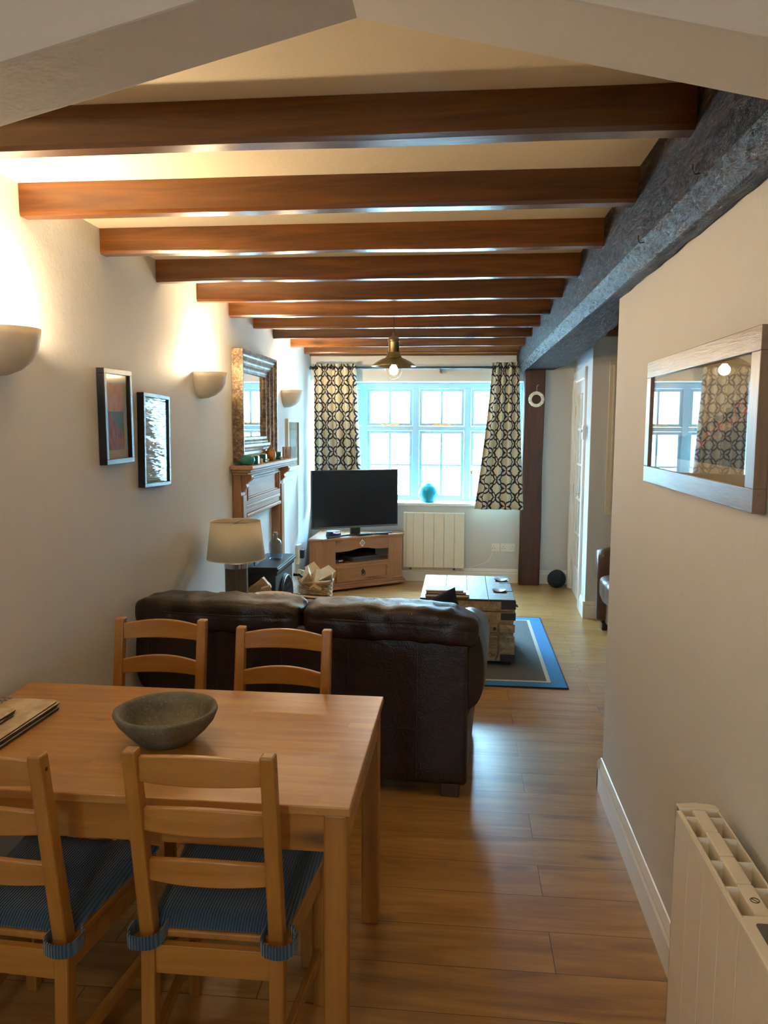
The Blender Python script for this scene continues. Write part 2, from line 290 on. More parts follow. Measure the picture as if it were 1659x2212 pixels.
def art_mat_photo(k):
    v = k.coord('UV', scale=(5, 7, 1)); br = k.n('ShaderNodeTexBrick'); k.l(v, br.inputs[0]); br.inputs['Scale'].default_value = 1.3; br.inputs['Color1'].default_value = hexc(120, 140, 175); br.inputs['Color2'].default_value = hexc(200, 190, 175); br.inputs['Mortar'].default_value = hexc(90, 65, 60); br.inputs['Mortar Size'].default_value = .06
    sp = k.n('ShaderNodeSeparateXYZ'); k.l(k.coord('UV'), sp.inputs[0]); n = k.noise(k.coord('UV', scale=(2, 2, 2)), 2, 4)
    f = k.math('LESS_THAN', k.math('ADD', sp.outputs[0], k.math('MULTIPLY', n, .4)), .55)
    k.set(Base_Color=k.mix(f, k.ramp(n, [(.42, hexc(205, 190, 165)), (.6, hexc(180, 155, 125))]), br.outputs[0]))
M['art_hills'] = art_mat('headland_print', art_hills); M['art_window_stripes'] = art_mat('painted_window_reflection', art_window_stripes); M['art_small'] = art_mat('coast_watercolour', art_small)
M['art_dark'] = art_mat('dark_mountain_print', art_dark); M['art_mat'] = art_mat('harbour_photo_print', art_mat_photo)
k = N('street_stonework'); v = k.coord(); br = k.n('ShaderNodeTexBrick'); k.l(k.coord(scale=(1, 1, 1), rot=(PI / 2, 0, 0)), br.inputs[0]); br.inputs['Scale'].default_value = 3.5; br.inputs['Mortar Size'].default_value = .03
br.inputs['Color1'].default_value = (.42, .44, .42, 1); br.inputs['Color2'].default_value = (.10, .13, .14, 1); br.inputs['Mortar'].default_value = (.5, .5, .48, 1); k.set(Base_Color=br.outputs[0], Roughness=.9); M['stonewall'] = k.m
M['asphalt'] = plain('pavement', (.25, .26, .27, 1), .9)
M['hedge'] = plain('leaf_green', (.05, .12, .05, 1), .8, var=.5)

# ------------------------------------------------------------------ mesh helpers
def box(bm, x0, y0, z0, x1, y1, z1, mi=0):
    vs = [bm.verts.new(p) for p in ((x0, y0, z0), (x1, y0, z0), (x1, y1, z0), (x0, y1, z0), (x0, y0, z1), (x1, y0, z1), (x1, y1, z1), (x0, y1, z1))]
    for q in ((0, 3, 2, 1), (4, 5, 6, 7), (0, 1, 5, 4), (1, 2, 6, 5), (2, 3, 7, 6), (3, 0, 4, 7)):
        f = bm.faces.new([vs[i] for i in q]); f.material_index = mi
    return vs
def beamseg(bm, a, b, wx, wy, wx2=None, wy2=None):
    """square bar from a to b, cross-section sizes wx, wy (axes kept near world X/Y)"""
    a, b = Vector(a), Vector(b); wx2 = wx2 or wx; wy2 = wy2 or wy
    def ring(p, sx, sy): return [bm.verts.new(p + Vector(q)) for q in ((-sx / 2, -sy / 2, 0), (sx / 2, -sy / 2, 0), (sx / 2, sy / 2, 0), (-sx / 2, sy / 2, 0))]
    r1, r2 = ring(a, wx, wy), ring(b, wx2, wy2)
    for i in range(4): bm.faces.new((r1[i], r1[(i + 1) % 4], r2[(i + 1) % 4], r2[i]))
    bm.faces.new(r1[::-1]); bm.faces.new(r2)
def prism(bm, pts, axis, a, b):
    """closed outline pts (2-D) extruded along axis from a to b"""
    def P(u, v, t): return {'x': (t, u, v), 'y': (u, t, v), 'z': (u, v, t)}[axis]
    r1 = [bm.verts.new(P(u, v, a)) for u, v in pts]; r2 = [bm.verts.new(P(u, v, b)) for u, v in pts]; n = len(pts)
    for i in range(n): bm.faces.new((r1[i], r1[(i + 1) % n], r2[(i + 1) % n], r2[i]))
    bm.faces.new(r1[::-1]); bm.faces.new(r2)
def lathe(bm, prof, cx=0, cy=0, cz=0, seg=40, a0=0, a1=2 * PI, close=True, sy=1.0):
    full = abs(a1 - a0 - 2 * PI) < 1e-6; n = seg if full else seg + 1; rings = []
    for r, z in prof:
        if r < 1e-6: rings.append([bm.verts.new((cx, cy, cz + z))] * n); continue
        rings.append([bm.verts.new((cx + r * math.cos(a0 + (a1 - a0) * i / seg), cy + sy * r * math.sin(a0 + (a1 - a0) * i / seg), cz + z)) for i in range(n)])
    for p, q in zip(rings, rings[1:]):
        for i in range(n if full else n - 1):
            j = (i + 1) % n; vs = []
            for v in (p[i], p[j], q[j], q[i]):
                if v not in vs: vs.append(v)
            if len(vs) > 2:
                try: bm.faces.new(vs)
                except ValueError: pass
def tube(bm, pts, r, seg=10, closed=False):
    pts = [Vector(p) for p in pts]; n = len(pts); rings = []; up = Vector((0, 0, 1))
    for i, p in enumerate(pts):
        t = (pts[(i + 1) % n] - pts[i - 1]) if closed else (pts[min(i + 1, n - 1)] - pts[max(i - 1, 0)])
        t.normalize(); s = t.cross(up)
        if s.length < 1e-3: s = t.cross(Vector((1, 0, 0)))
        s.normalize(); u = s.cross(t).normalized(); rr = r[i] if isinstance(r, (list, tuple)) else r
        rings.append([bm.verts.new(p + (s * math.cos(2 * PI * k / seg) + u * math.sin(2 * PI * k / seg)) * rr) for k in range(seg)])
    m_ = n if closed else n - 1
    for i in range(m_):
        a, b = rings[i], rings[(i + 1) % n]
        for k in range(seg): bm.faces.new((a[k], a[(k + 1) % seg], b[(k + 1) % seg], b[k]))
    if not closed: bm.faces.new(rings[0][::-1]); bm.faces.new(rings[-1])
def cyl(bm, x, y, z0, z1, r, r2=None, seg=28): lathe(bm, [(0, z0), (r, z0), (r2 or r, z1), (0, z1)], x, y, 0, seg)
def puff(bm, c, s, e=.35, wr=0.0, wf=6.0, n=18, seed=0.0, pinch=0.0):
    """soft cushion: rounded box centred c with half sizes s and wrinkles"""
    idx = {}
    def V(i, j, k_):
        key = (i, j, k_)
        if key in idx: return idx[key]
        p = Vector((2 * i / n - 1, 2 * j / n - 1, 2 * k_ / n - 1)); q = Vector((math.copysign(abs(p.x) ** 1, p.x), p.y, p.z))
        L = (abs(q.x) ** (2 / e) + abs(q.y) ** (2 / e) + abs(q.z) ** (2 / e)) ** (e / 2); q = q / max(L, 1e-6)
        P = Vector((c[0] + q.x * s[0], c[1] + q.y * s[1], c[2] + q.z * s[2]))
        if wr:
            nz = noise.noise(Vector((P.x * wf * 1.6 + seed, P.y * wf + seed, P.z * wf * .8))) + .5 * noise.noise(Vector((P.x * wf * 4 + seed, P.y * wf * 2, P.z * wf * 1.4 + seed)))
            pl_ = -abs(noise.noise(Vector((P.x * wf * 2.6 + seed, P.y * wf * .9, P.z * wf * .5)))) * (1 if q.z > 0 else .3)
            P += q.normalized() * (nz + .9 * pl_) * wr
        idx[key] = bm.verts.new(P); return idx[key]
    for a in range(n):
        for b in range(n):
            for w0, fl in ((0, 1), (n, 0)):
                for ax in range(3):
                    def T(u, v): return V(*((w0, u, v) if ax == 0 else (u, w0, v) if ax == 1 else (u, v, w0)))
                    q = [T(a, b), T(a + 1, b), T(a + 1, b + 1), T(a, b + 1)]
                    try: bm.faces.new(q)
                    except ValueError: pass
def pillow(bm, hx_, hz_, th, seed=0, n=18):
    G = {}
    for s in (-1, 1):
        for i in range(n + 1):
            for j in range(n + 1):
                u, v = i / n * 2 - 1, j / n * 2 - 1; edge_ = i in (0, n) or j in (0, n)
                if s > 0 and edge_: G[s, i, j] = G[-1, i, j]; continue
                k_ = 1 - .10 * (1 - abs(v) ** 2) * abs(u) ** 3; k2 = 1 - .10 * (1 - abs(u) ** 2) * abs(v) ** 3
                y = s * th * ((1 - u * u) * (1 - v * v)) ** .45 + (0 if edge_ else .004 * noise.noise(Vector((u * 4 + seed, v * 4, s))))
                G[s, i, j] = bm.verts.new((u * hx_ * k_, y, v * hz_ * k2))
        for i in range(n):
            for j in range(n): bm.faces.new((G[s, i, j], G[s, i + 1, j], G[s, i + 1, j + 1], G[s, i, j + 1]))
def spline(pts, n=6, closed=True):
    out = []; L = len(pts)
    for i in range(L if closed else L - 1):
        p0, p1, p2, p3 = [Vector(pts[(i + k_) % L] if closed else pts[min(max(i + k_, 0), L - 1)]) for k_ in (-1, 0, 1, 2)]
        for j in range(n):
            t = j / n; out.append(tuple(.5 * ((2 * p1) + (-p0 + p2) * t + (2 * p0 - 5 * p1 + 4 * p2 - p3) * t * t + (-p0 + 3 * p1 - 3 * p2 + p3) * t ** 3)))
    return out
def obj(name, bm, mat, parent=None, bevel=0, smooth=False, loc=None, rot=None, segs=2):
    bmesh.ops.recalc_face_normals(bm, faces=bm.faces)
    me = bpy.data.meshes.new(name); bm.to_mesh(me); bm.free(); o = bpy.data.objects.new(name, me); C.objects.link(o)
    for mt in (mat if isinstance(mat, (list, tuple)) else [mat]): me.materials.append(M[mt] if isinstance(mt, str) else mt)
    if smooth: me.polygons.foreach_set('use_smooth', [True] * len(me.polygons))
    if bevel:
        b = o.modifiers.new('edge', 'BEVEL'); b.width = bevel; b.segments = segs; b.limit_method = 'ANGLE'; b.angle_limit = .6
    if parent: o.parent = parent
    if loc: o.location = loc
    if rot: o.rotation_euler = rot
    return o
def BM(): return bmesh.new()
def thing(name, label, cat, loc=(0, 0, 0), rz=0, group=None):
    o = bpy.data.objects.new(name, None); C.objects.link(o); o.location = loc; o.rotation_euler = (0, 0, rz); o.empty_display_size = .1
    o['label'] = label; o['category'] = cat
    if group: o['group'] = group
    return o
def tag(o, label, cat, group=None):
    o['label'] = label; o['category'] = cat
    if group: o['group'] = group
    return o
def struct(name, bm, mat, **k):
    o = obj(name, bm, mat, **k)
    if not k.get('parent'): o['kind'] = 'structure'
    return o
def sempty(name, loc=(0, 0, 0)):
    o = bpy.data.objects.new(name, None); C.objects.link(o); o.location = loc; o['kind'] = 'structure'; return o
def dup(root, loc, rz, label, group=None):
    r = root.copy(); C.objects.link(r); r.location = loc; r.rotation_euler = (0, 0, rz); r['label'] = label
    if group: r['group'] = group
    for ch in list(root.children):
        c2 = ch.copy(); C.objects.link(c2); c2.parent = r
        for gg in ch.children:
            d = gg.copy(); C.objects.link(d); d.parent = c2
    return r
def one(fn, *a, **k):
    bm = BM(); fn(bm, *a, **k); return bm
def uvquad(bm, pts):
    uv = bm.loops.layers.uv.verify(); vs = [bm.verts.new(p) for p in pts]; f = bm.faces.new(vs)
    for lp, c_ in zip(f.loops, ((0, 0), (1, 0), (1, 1), (0, 1))): lp[uv].uv = c_
def XL(y): return -1.48 - .0105 * (y - 2)

# ------------------------------------------------------------------ room shell
Y0, YB, XR, ZC = -2.6, 7.98, .64, 2.40
YW = 3.38                       # end of the right-hand wall
bm = BM(); box(bm, -1.9, Y0 - .2, -.1, 3.4, YB + .45, 0); struct('floor', bm, 'floor')
bm = BM(); box(bm, -1.9, Y0 - .2, ZC, 3.4, YB + .45, ZC + .12); struct('ceiling', bm, 'ceiling')
bm = BM(); prism(bm, [(XL(Y0 - .2), Y0 - .2), (XL(YB), YB), (XL(YB), YB + .5), (-1.9, YB + .5), (-1.9, Y0 - .2)], 'z', 0, ZC); struct('wall_left', bm, 'wall')
bm = BM(); box(bm, XR, Y0 - .2, 0, XR + .13, YW, ZC); struct('wall_right', bm, 'wall', bevel=.004)
# back wall with the window opening
wx0, wx1, wz0, wz1 = XL(YB) - .005, .622, .79, 2.044
bm = BM(); box(bm, -1.9, YB, 0, 1.2, YB + .47, wz0); box(bm, -1.9, YB, wz1, 1.2, YB + .47, ZC); box(bm, wx1, YB, wz0, 1.2, YB + .47, wz1); struct('wall_back', bm, 'wall')
# arched opening the camera looks through
bm = BM(); prism(bm, [(-1.52, 1.995), (-.194, 2.313), (.66, 2.117), (.66, ZC), (-1.52, ZC)], 'y', 1.26, 1.45); struct('wall_arch', bm, 'arch', bevel=.005)
# rear wall behind the camera with an opening for the added fill window
bm = BM(); box(bm, -1.9, Y0 - .2, 0, XR + .2, Y0, 1.2); box(bm, -1.9, Y0 - .2, 1.7, XR + .2, Y0, ZC); box(bm, -1.9, Y0 - .2, 1.2, -.60, Y0, 1.7); box(bm, -.30, Y0 - .2, 1.2, XR + .2, Y0, 1.7); box(bm, -.60, Y0 - .2, 1.45, -.30, Y0, 1.7); struct('wall_rear', bm, 'wall')
# right-hand extension of the living room
bm = BM(); box(bm, 3.2, YW - .13, 0, 3.4, 6.7, ZC); struct('wall_far_right', bm, 'wall')
bm = BM(); box(bm, XR + .131, YW - .13, 0, 3.3, YW - .001, ZC); struct('wall_divider', bm, 'wall')
bm = BM(); box(bm, 1.05, 6.56, 0, 3.4, 6.70, ZC); struct('wall_stub', bm, 'wall', bevel=.004)
# wall with the glazed door, slightly splayed
DX0, DX1, DY0, DY1 = 1.06, 1.095, 6.93, 7.78
def dx(y): return 1.05 + (y - 6.56) * .033
bm = BM()
prism(bm, [(dx(6.6), 6.6), (dx(DY0), DY0), (dx(DY0) + .12, DY0), (dx(6.6) + .12, 6.6)], 'z', 0, ZC)
prism(bm, [(dx(DY1), DY1), (dx(8.1), 8.1), (dx(8.1) + .12, 8.1), (dx(DY1) + .12, DY1)], 'z', 0, ZC)
prism(bm, [(dx(DY0), DY0), (dx(DY1), DY1), (dx(DY1) + .12, DY1), (dx(DY0) + .12, DY0)], 'z', 2.04, ZC); struct('wall_door_side', bm, 'wall', bevel=.003)

# skirting boards
SK = [(0, 0), (.018, 0), (.018, .095), (.012, .105), (.014, .115), (.008, .13), (.004, .14), (0, .142)]
def skirt(name, x0, y0, x1, y1):
    d = Vector((x1 - x0, y1 - y0)); L = d.length; ang = math.atan2(d.y, d.x)
    bm = BM(); prism(bm, [(-p[0], p[1]) for p in SK], 'x', 0, L)
    return struct(name, bm, 'white', loc=(x0, y0, 0), rot=(0, 0, ang))
skirt('baseboard_right', XR, YW + .018, XR, Y0)
skirt('baseboard_right_end', XR + .13, YW, XR - .018, YW)
skirt('baseboard_back', XL(YB), YB, .61, YB)
skirt('baseboard_alcove', .80, YB, 1.09, YB)
skirt('baseboard_left', XL(Y0), Y0, XL(YB), YB).scale.y = 1
skirt('baseboard_stub', 1.032, 6.56, 3.2, 6.56)
skirt('baseboard_door_side', dx(6.85), 6.85, dx(6.545), 6.545)
for o in C.objects:
    if o.name == 'baseboard_left': o.location = (XL(Y0), Y0, 0); o.rotation_euler = (0, 0, math.atan2(YB - Y0, XL(YB) - XL(Y0)))
# sill board
bm = BM(); box(bm, XL(YB) + .002, YB - .035, .785, wx1 + .0, YB + .25, .812); struct('trim_1', bm, 'white', bevel=.004)

# ------------------------------------------------------------------ window with four lights
win = sempty('window_1', (0, YB + .25, 0))
bm = BM()
mull = [(-1.55, -1.535), (-1.064, -.994), (-.516, -.447), (.025, .093), (.572, .622)]
for a, b in mull: box(bm, a, 0, .812, b, .09, 1.985)
box(bm, -1.55, .0, 1.985, .622, .09, 2.044); box(bm, -1.55, .002, 1.549, .622, .088, 1.595); box(bm, -1.55, .002, .812, .622, .088, .838)
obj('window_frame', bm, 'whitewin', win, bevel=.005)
lights = [(-1.535, -1.064), (-.994, -.516), (-.447, .025), (.093, .572)]
for i, (a, b) in enumerate(lights):
    for j, (z0, z1) in enumerate(((.838, 1.549), (1.595, 1.985))):
        bm = BM(); s = .032; y0, y1 = .018, .06
        box(bm, a + .003, y0, z0 + .003, a + s, y1, z1 - .003); box(bm, b - s, y0, z0 + .003, b - .003, y1, z1 - .003)
        box(bm, a + s, y0, z0 + .003, b - s, y1, z0 + s); box(bm, a + s, y0, z1 - s, b - s, y1, z1 - .003)
        mx_ = (a + b) / 2; box(bm, mx_ - .012, y0 + .006, z0 + s, mx_ + .012, y1 - .006, z1 - s)
        if j == 0: box(bm, a + s, y0 + .007, 1.177, b - s, y1 - .007, 1.197)
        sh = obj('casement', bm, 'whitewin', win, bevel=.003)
        obj('pane', one(box, a + s - .004, .036, z0 + s - .004, b - s + .004, .040, z1 - s + .004), 'pane', sh)
        if j and 0 < i < 3:
            bm = BM(); box(bm, mx_ - .085, -.004, z0 + .012, mx_ + .10, .008, z0 + .020); cyl(bm, mx_ - .05, 0, z0 + .008, z0 + .024, .005); cyl(bm, mx_ + .03, 0, z0 + .008, z0 + .024, .005); obj('window_stay', bm, 'polebrass', sh)
        if j == 0 and i == 3:
            bm = BM(); tube(bm, [(a + .012, .01, 1.13), (a + .012, -.02, 1.14), (a + .016, -.03, 1.19)], .008); box(bm, a + .004, .006, 1.10, a + .022, .016, 1.16); obj('window_handle', bm, 'polebrass', sh)
# small unseen window added behind the camera as daylight fill
win_fill = sempty('window_added_fill', (-.45, Y0 - .12, 1.325)); bm = BM()
for x in (-.15, .12): box(bm, x, -.03, -.125, x + .03, .03, .125)
box(bm, -.15, -.03, -.125, .15, .03, -.10); box(bm, -.15, -.03, .10, .15, .03, .125); obj('window_frame', bm, 'whitewin', win_fill, bevel=.004)
obj('pane', one(box, -.13, -.004, -.11, .13, .004, .11), 'pane', win_fill)

# outside: pavement and the stone house across the lane
bm = BM(); box(bm, -14, 8.6, -.5, 14, 30, -.4); o = struct('ground_outside', bm, 'asphalt')
hs = thing('stone_house', 'pale stone house across the lane seen through the window', 'building', (0, 15, -.4))
bm = BM(); box(bm, -9, 0, 0, 9, 4, 2.9); obj('house_wall', bm, 'stonewall', hs)
for x, z in ((-2.4, 1.5), (-.2, 1.55), (2.1, 1.5)):
    fr = obj('window', one(box, x - .45, -.05, z - .5, x + .45, .02, z + .5), 'white', hs); obj('pane', one(box, x - .38, -.06, z - .43, x + .38, -.055, z + .43), 'greyplastic', fr)
bm = BM(); prism(bm, [(-.3, 2.9), (4.3, 2.9), (2, 4.6)], 'x', -9.2, 9.2); obj('roof', bm, 'slate', hs)

# ------------------------------------------------------------------ ceiling joists and great beam
JY = [1.976, 2.573, 3.175, 3.783, 4.395, 5.03, 5.65, 6.28, 6.96, 7.60, 7.90]
ORD = ['first', 'second', 'third', 'fourth', 'fifth', 'sixth', 'seventh', 'eighth', 'ninth', 'tenth', 'eleventh']
for i, y in enumerate(JY):
    bm = BM(); n = 26; x0 = XL(y) + .001; x1 = .565; rows = []; ph = i * 7.3
    for q in range(n + 1):
        x = x0 + (x1 - x0) * q / n; d = .004 * noise.noise(Vector((x * 2.2 + ph, 0, ph))); e = .004 * noise.noise(Vector((x * 2 + ph, 5, ph)))
        rows.append([bm.verts.new((x, yy + e, zz)) for yy, zz in ((0, .104), (0, .012 + d), (.004, .0 + d), (.054, d), (.060, .006 + d), (.060, .104))])
    for a, b in zip(rows, rows[1:]):
        for q in range(6): bm.faces.new((a[q], a[(q + 1) % 6], b[(q + 1) % 6], b[q]))
    bm.faces.new(rows[0]); bm.faces.new(rows[-1][::-1])
    lab = 'varnished pine ceiling joist, %s one in from the pale arch' % ORD[i] if i < 10 else 'thin dark joist tight against the window wall above the curtain pole'
    if i == 0: lab = 'dark brown ceiling joist nearest the arch, its lower half lit blue'
    tag(obj('ceiling_joist', bm, 'joist', loc=(0, y, 2.295)), lab, 'beam', 'ceiling joists')
bm = BM(); box(bm, .86, 0, 0, 3.2, .06, .104); tag(obj('ceiling_joist', bm, 'joist', loc=(0, 6.28, 2.295)), 'short stretch of joist right of the great beam, above the cream frame', 'beam', 'ceiling joists')

def lerp(a, b, t): return a + (b - a) * t
bm = BM(); rows = []; n = 150
edge = [(1.4, .64), (3.3, .66), (3.6, .70), (4.2, .806), (5.3, .868), (6.8, .934), (8.0, .915)]
zb = [(1.4, 2.124), (3.4, 2.124), (5, 2.125), (7, 2.14), (8, 2.158)]
def interp(t, x):
    for (a, b), (c_, d) in zip(t, t[1:]):
        if x <= c_: return lerp(b, d, max(0, (x - a) / (c_ - a)))
    return t[-1][1]
for q in range(n + 1):
    y = lerp(1.452, YB - .002, q / n); xr = interp(edge, y) + .012 * noise.noise(Vector((y * 3, 9, 1))); z = interp(zb, y)
    prof = [(.535, 2.40), (.535, 2.34), (.532, 2.28), (.535, 2.22), (.545, 2.176), (.556, 2.164), (.566, 2.152), (.578, 2.140), (.592, 2.128)]
    m_ = 10; prof += [(lerp(.60, xr - .015, t / m_), z + .0) for t in range(m_ + 1)] + [(xr, z + .02), (xr + .005, z + .10), (xr, 2.40)]
    ring = []
    for j, (x, zz) in enumerate(prof):
        a = noise.noise(Vector((x * 9, y * 2.1, zz * 9))); b = noise.noise(Vector((x * 40, y * 9, zz * 40))); cN = noise.noise(Vector((3.1, y * 1.7, 2 + j * .05)))
        dsp = .008 * a + .004 * b; zz2 = zz
        if 3 <= j <= len(prof) - 3: zz2 += dsp + .006 * cN + (.0 if j > 4 else .0)
        if 1 <= j <= 8: x += dsp + .006 * cN
        ring.append(bm.verts.new((x, y, min(zz2, 2.40))))
    rows.append(ring)
for a, b in zip(rows, rows[1:]):
    for j in range(len(a) - 1): bm.faces.new((a[j], a[j + 1], b[j + 1], b[j])).material_index = 1 if 4 <= j <= 7 else 0
    bm.faces.new((a[-1], a[0], b[0], b[-1]))
bm.faces.new(rows[0]); bm.faces.new(rows[-1][::-1])
gb = obj('great_beam', bm, ['oldbeam', 'beamedge']); tag(gb, 'huge rough-hewn black timber beam running down the right of the ceiling', 'beam')
for y, z in ((1.96, 2.19), (2.52, 2.16)):
    bm = BM(); tube(bm, [(.545, y, z), (.532, y, z - .002), (.526, y - .001, z + .008), (.526, y - .001, z + .020)], .0022, 8); obj('nail', bm, 'ironstrap', gb)

# upright post
bm = BM(); rows = []
for q in range(41):
    z = 2.17 * q / 40; cx = .008 * noise.noise(Vector((0, 1, z * 1.3))); ww = .1035 + .004 * noise.noise(Vector((4, 1, z * 1.8))); x = .707 - .008 * (1 - z / 2.17)
    rows.append([bm.verts.new((x + cx + sx * ww, yy, z)) for sx, yy in ((-1, 7.885), (-.88, 7.868), (.9, 7.866), (1, 7.885), (1, 7.977), (-1, 7.977))])
for a, b in zip(rows, rows[1:]):
    for j in range(6): bm.faces.new((a[j], a[(j + 1) % 6], b[(j + 1) % 6], b[j]))
bm.faces.new(rows[0][::-1]); bm.faces.new(rows[-1]); tag(obj('timber_post', bm, 'post', bevel=.003), 'old reddish-brown timber post standing beneath the far end of the great beam', 'post')

# ------------------------------------------------------------------ glazed door
door = sempty('door_1', (dx(DY0) , DY0, 0)); ang = math.atan(.033); L = DY1 - DY0
door.rotation_euler = (0, 0, -ang)
def dbox(bm, x0, y0, z0, x1, y1, z1): box(bm, x0, y0, z0, x1, y1, z1)
bm = BM(); dbox(bm, -.022, -.07, 0, .02, .0, 2.10); dbox(bm, -.022, L, 0, .02, L + .07, 2.10); dbox(bm, -.022, -.07, 2.03, .02, L + .07, 2.11); dbox(bm, -.006, .0, 0, .12, .018, 2.04); dbox(bm, -.006, L - .018, 0, .12, L, 2.04)
obj('door_frame', bm, 'white', door, bevel=.005)
bm = BM(); X0, X1 = .012, .052; a, b = .02, L - .02; st = .10
dbox(bm, X0, a, .005, X1, a + st, 2.025); dbox(bm, X0, b - st, .005, X1, b, 2.025); dbox(bm, X0, a + st, .005, X1, b - st, .26); dbox(bm, X0, a + st, 1.90, X1, b - st, 2.025)
gy = (b - a - 2 * st) / 3
for q in (1, 2): dbox(bm, X0 + .008, a + st + gy * q - .011, .26, X1 - .008, a + st + gy * q + .011, 1.90)
for q in range(1, 5): z = .26 + 1.64 * q / 5; dbox(bm, X0 + .009, a + st, z - .012, X1 - .009, b - st, z + .012)
leaf = obj('door_leaf', bm, 'white', door, bevel=.003)
obj('pane', one(box, X0 + .018, a + st - .003, .257, X0 + .024, b - st + .003, 1.903), 'frost', leaf)
bm = BM(); box(bm, X0 - .006, a + .03, .90, X0, a + .07, 1.06); tube(bm, [(X0 - .005, a + .05, 1.0), (X0 - .045, a + .05, 1.0), (X0 - .05, a + .08, 1.0), (X0 - .048, a + .15, .998)], .007); obj('handle', bm, 'polebrass', leaf)
bm = BM(); cyl(bm, 0, 0, -.004, .004, .02); 
for z in (.25, 1.0, 1.75): box(bm, X0 - .004, b - .004, z - .04, X0 + .006, b + .01, z + .04)
bmesh.ops.delete(bm, geom=[v for v in bm.verts if abs(v.co.z) < .01], context='VERTS'); obj('hinge', bm, 'polebrass', leaf)
sw = thing('wall_thermostat', 'small white thermostat unit on the door frame at head height', 'thermostat', (dx(6.86) - .02, 6.80, 1.55))
obj('body', one(box, -.022, -.035, -.06, 0, .035, .06), 'white', sw, bevel=.004); obj('dial', one(box, -.027, -.012, .0, -.022, .012, .025), 'greyplastic', sw)

# ------------------------------------------------------------------ dining table
tb = thing('dining_table', 'honey pine rectangular dining table in the foreground', 'table', (-.832, 2.037, 0), math.radians(-.3))
hx, hy = .595, .37
obj('tabletop', one(box, -hx, -hy, .718, hx, hy, .74), 'table', tb, bevel=.003)
ap = BM(); i_ = .012
box(ap, -hx + .06, -hy + i_, .625, hx - .06, -hy + i_ + .02, .718); box(ap, -hx + .06, hy - i_ - .02, .625, hx - .06, hy - i_, .718)
box(ap, -hx + i_, -hy + .06, .625, -hx + i_ + .02, hy - .06, .718); box(ap, hx - i_ - .02, -hy + .06, .625, hx - i_, hy - .06, .718); obj('apron', ap, 'pine_x', tb, bevel=.002)
for sx in (-1, 1):
    for sy in (-1, 1):
        x, y = sx * (hx - .036), sy * (hy - .036); obj('leg', one(box, x - .0275, y - .0275, 0, x + .0275, y + .0275, .718), 'pine_z', tb, bevel=.006)

# ------------------------------------------------------------------ ladder-back chairs
def make_chair(label):
    t = thing('dining_chair', label, 'chair', group='dining chairs')
    for s in (-1, 1):
        bm = BM(); beamseg(bm, (s * .150, -.205, 0), (s * .150, -.175, .42), .032, .034, .034, .042); obj('leg', bm, 'pine_z', t, bevel=.005)
        bm = BM(); beamseg(bm, (s * .150, -.175, .42), (s * .151, -.250, .908), .034, .042, .032, .034); po = obj('back_post', bm, 'pine_z', t, bevel=.005)
        bm = BM(); tube(bm, [(s * .1655, -.243, .872), (s * .1672, -.243, .872)], .005, 12); obj('bolt_head', bm, 'black', po)
        bm = BM(); beamseg(bm, (s * .178, .185, 0), (s * .178, .185, .415), .032, .032); obj('leg', bm, 'pine_z', t, bevel=.005)
        bm = BM(); beamseg(bm, (s * .150, -.185, .155), (s * .178, .18, .155), .02, .02); bm.free()
        bm = BM(); prism(bm, [(s * .141, -.19), (s * .159, -.19), (s * .187, .18), (s * .169, .18)], 'z', .14, .172); obj('stretcher', bm, 'pine_y', t, bevel=.002)
    for z0, z1 in ((.834, .898), (.712, .772), (.584, .642)):
        bm = BM(); rows = []; n = 18
        for q in range(n + 1):
            u = q / n * 2 - 1; x = u * .136; zc = (z0 + z1) / 2; yb = -.175 - (zc - .42) / .48 * .075; bow = -.020 * (1 - u * u) + .004; arch = .013 * (1 - u * u) ** 1.2
            rows.append([bm.verts.new((x, yb + bow + dy, zz)) for dy, zz in ((-.008, z0 + arch * .15), (.008, z0 + arch * .15), (.008, z1 - .008 + arch), (-.008, z1 - .008 + arch))])
        for a, b in zip(rows, rows[1:]):
            for j in range(4): bm.faces.new((a[j], a[(j + 1) % 4], b[(j + 1) % 4], b[j]))
        bm.faces.new(rows[0][::-1]); bm.faces.new(rows[-1]); obj('backrest_slat', bm, 'pine_x', t, bevel=.003)
    bm = BM(); prism(bm, [(-.168, -.165), (.168, -.165), (.196, .205), (-.196, .205)], 'z', .418, .436); obj('seat', bm, 'pine_y', t, bevel=.004)
    bm = BM(); box(bm, -.134, -.190, .345, .134, -.170, .415); prism(bm, [(-.16, .178), (.16, .178), (.16, .196), (-.16, .196)], 'z', .355, .418)
    for s in (-1, 1): prism(bm, [(s * .142, -.155), (s * .160, -.155), (s * .187, .17), (s * .169, .17)], 'z', .355, .418)
    obj('seat_rail', bm, 'pine_x', t, bevel=.002)
    return t
chair = make_chair('pine ladder-back chair in front of the table, back post beside the stone bowl')
chair.location = (-.548, 1.800, 0)
ch2 = dup(chair, (-1.022, 1.762, 0), math.radians(-3), 'pine ladder-back chair cut by the left edge of the photo, near side of the table')
dup(chair, (-1.062, 2.405, 0), math.radians(180.5), 'pine ladder-back chair across the table, the one closer to the cream wall')
dup(chair, (-.606, 2.325, 0), math.radians(178), 'pine ladder-back chair across the table, the one directly behind the stone bowl')
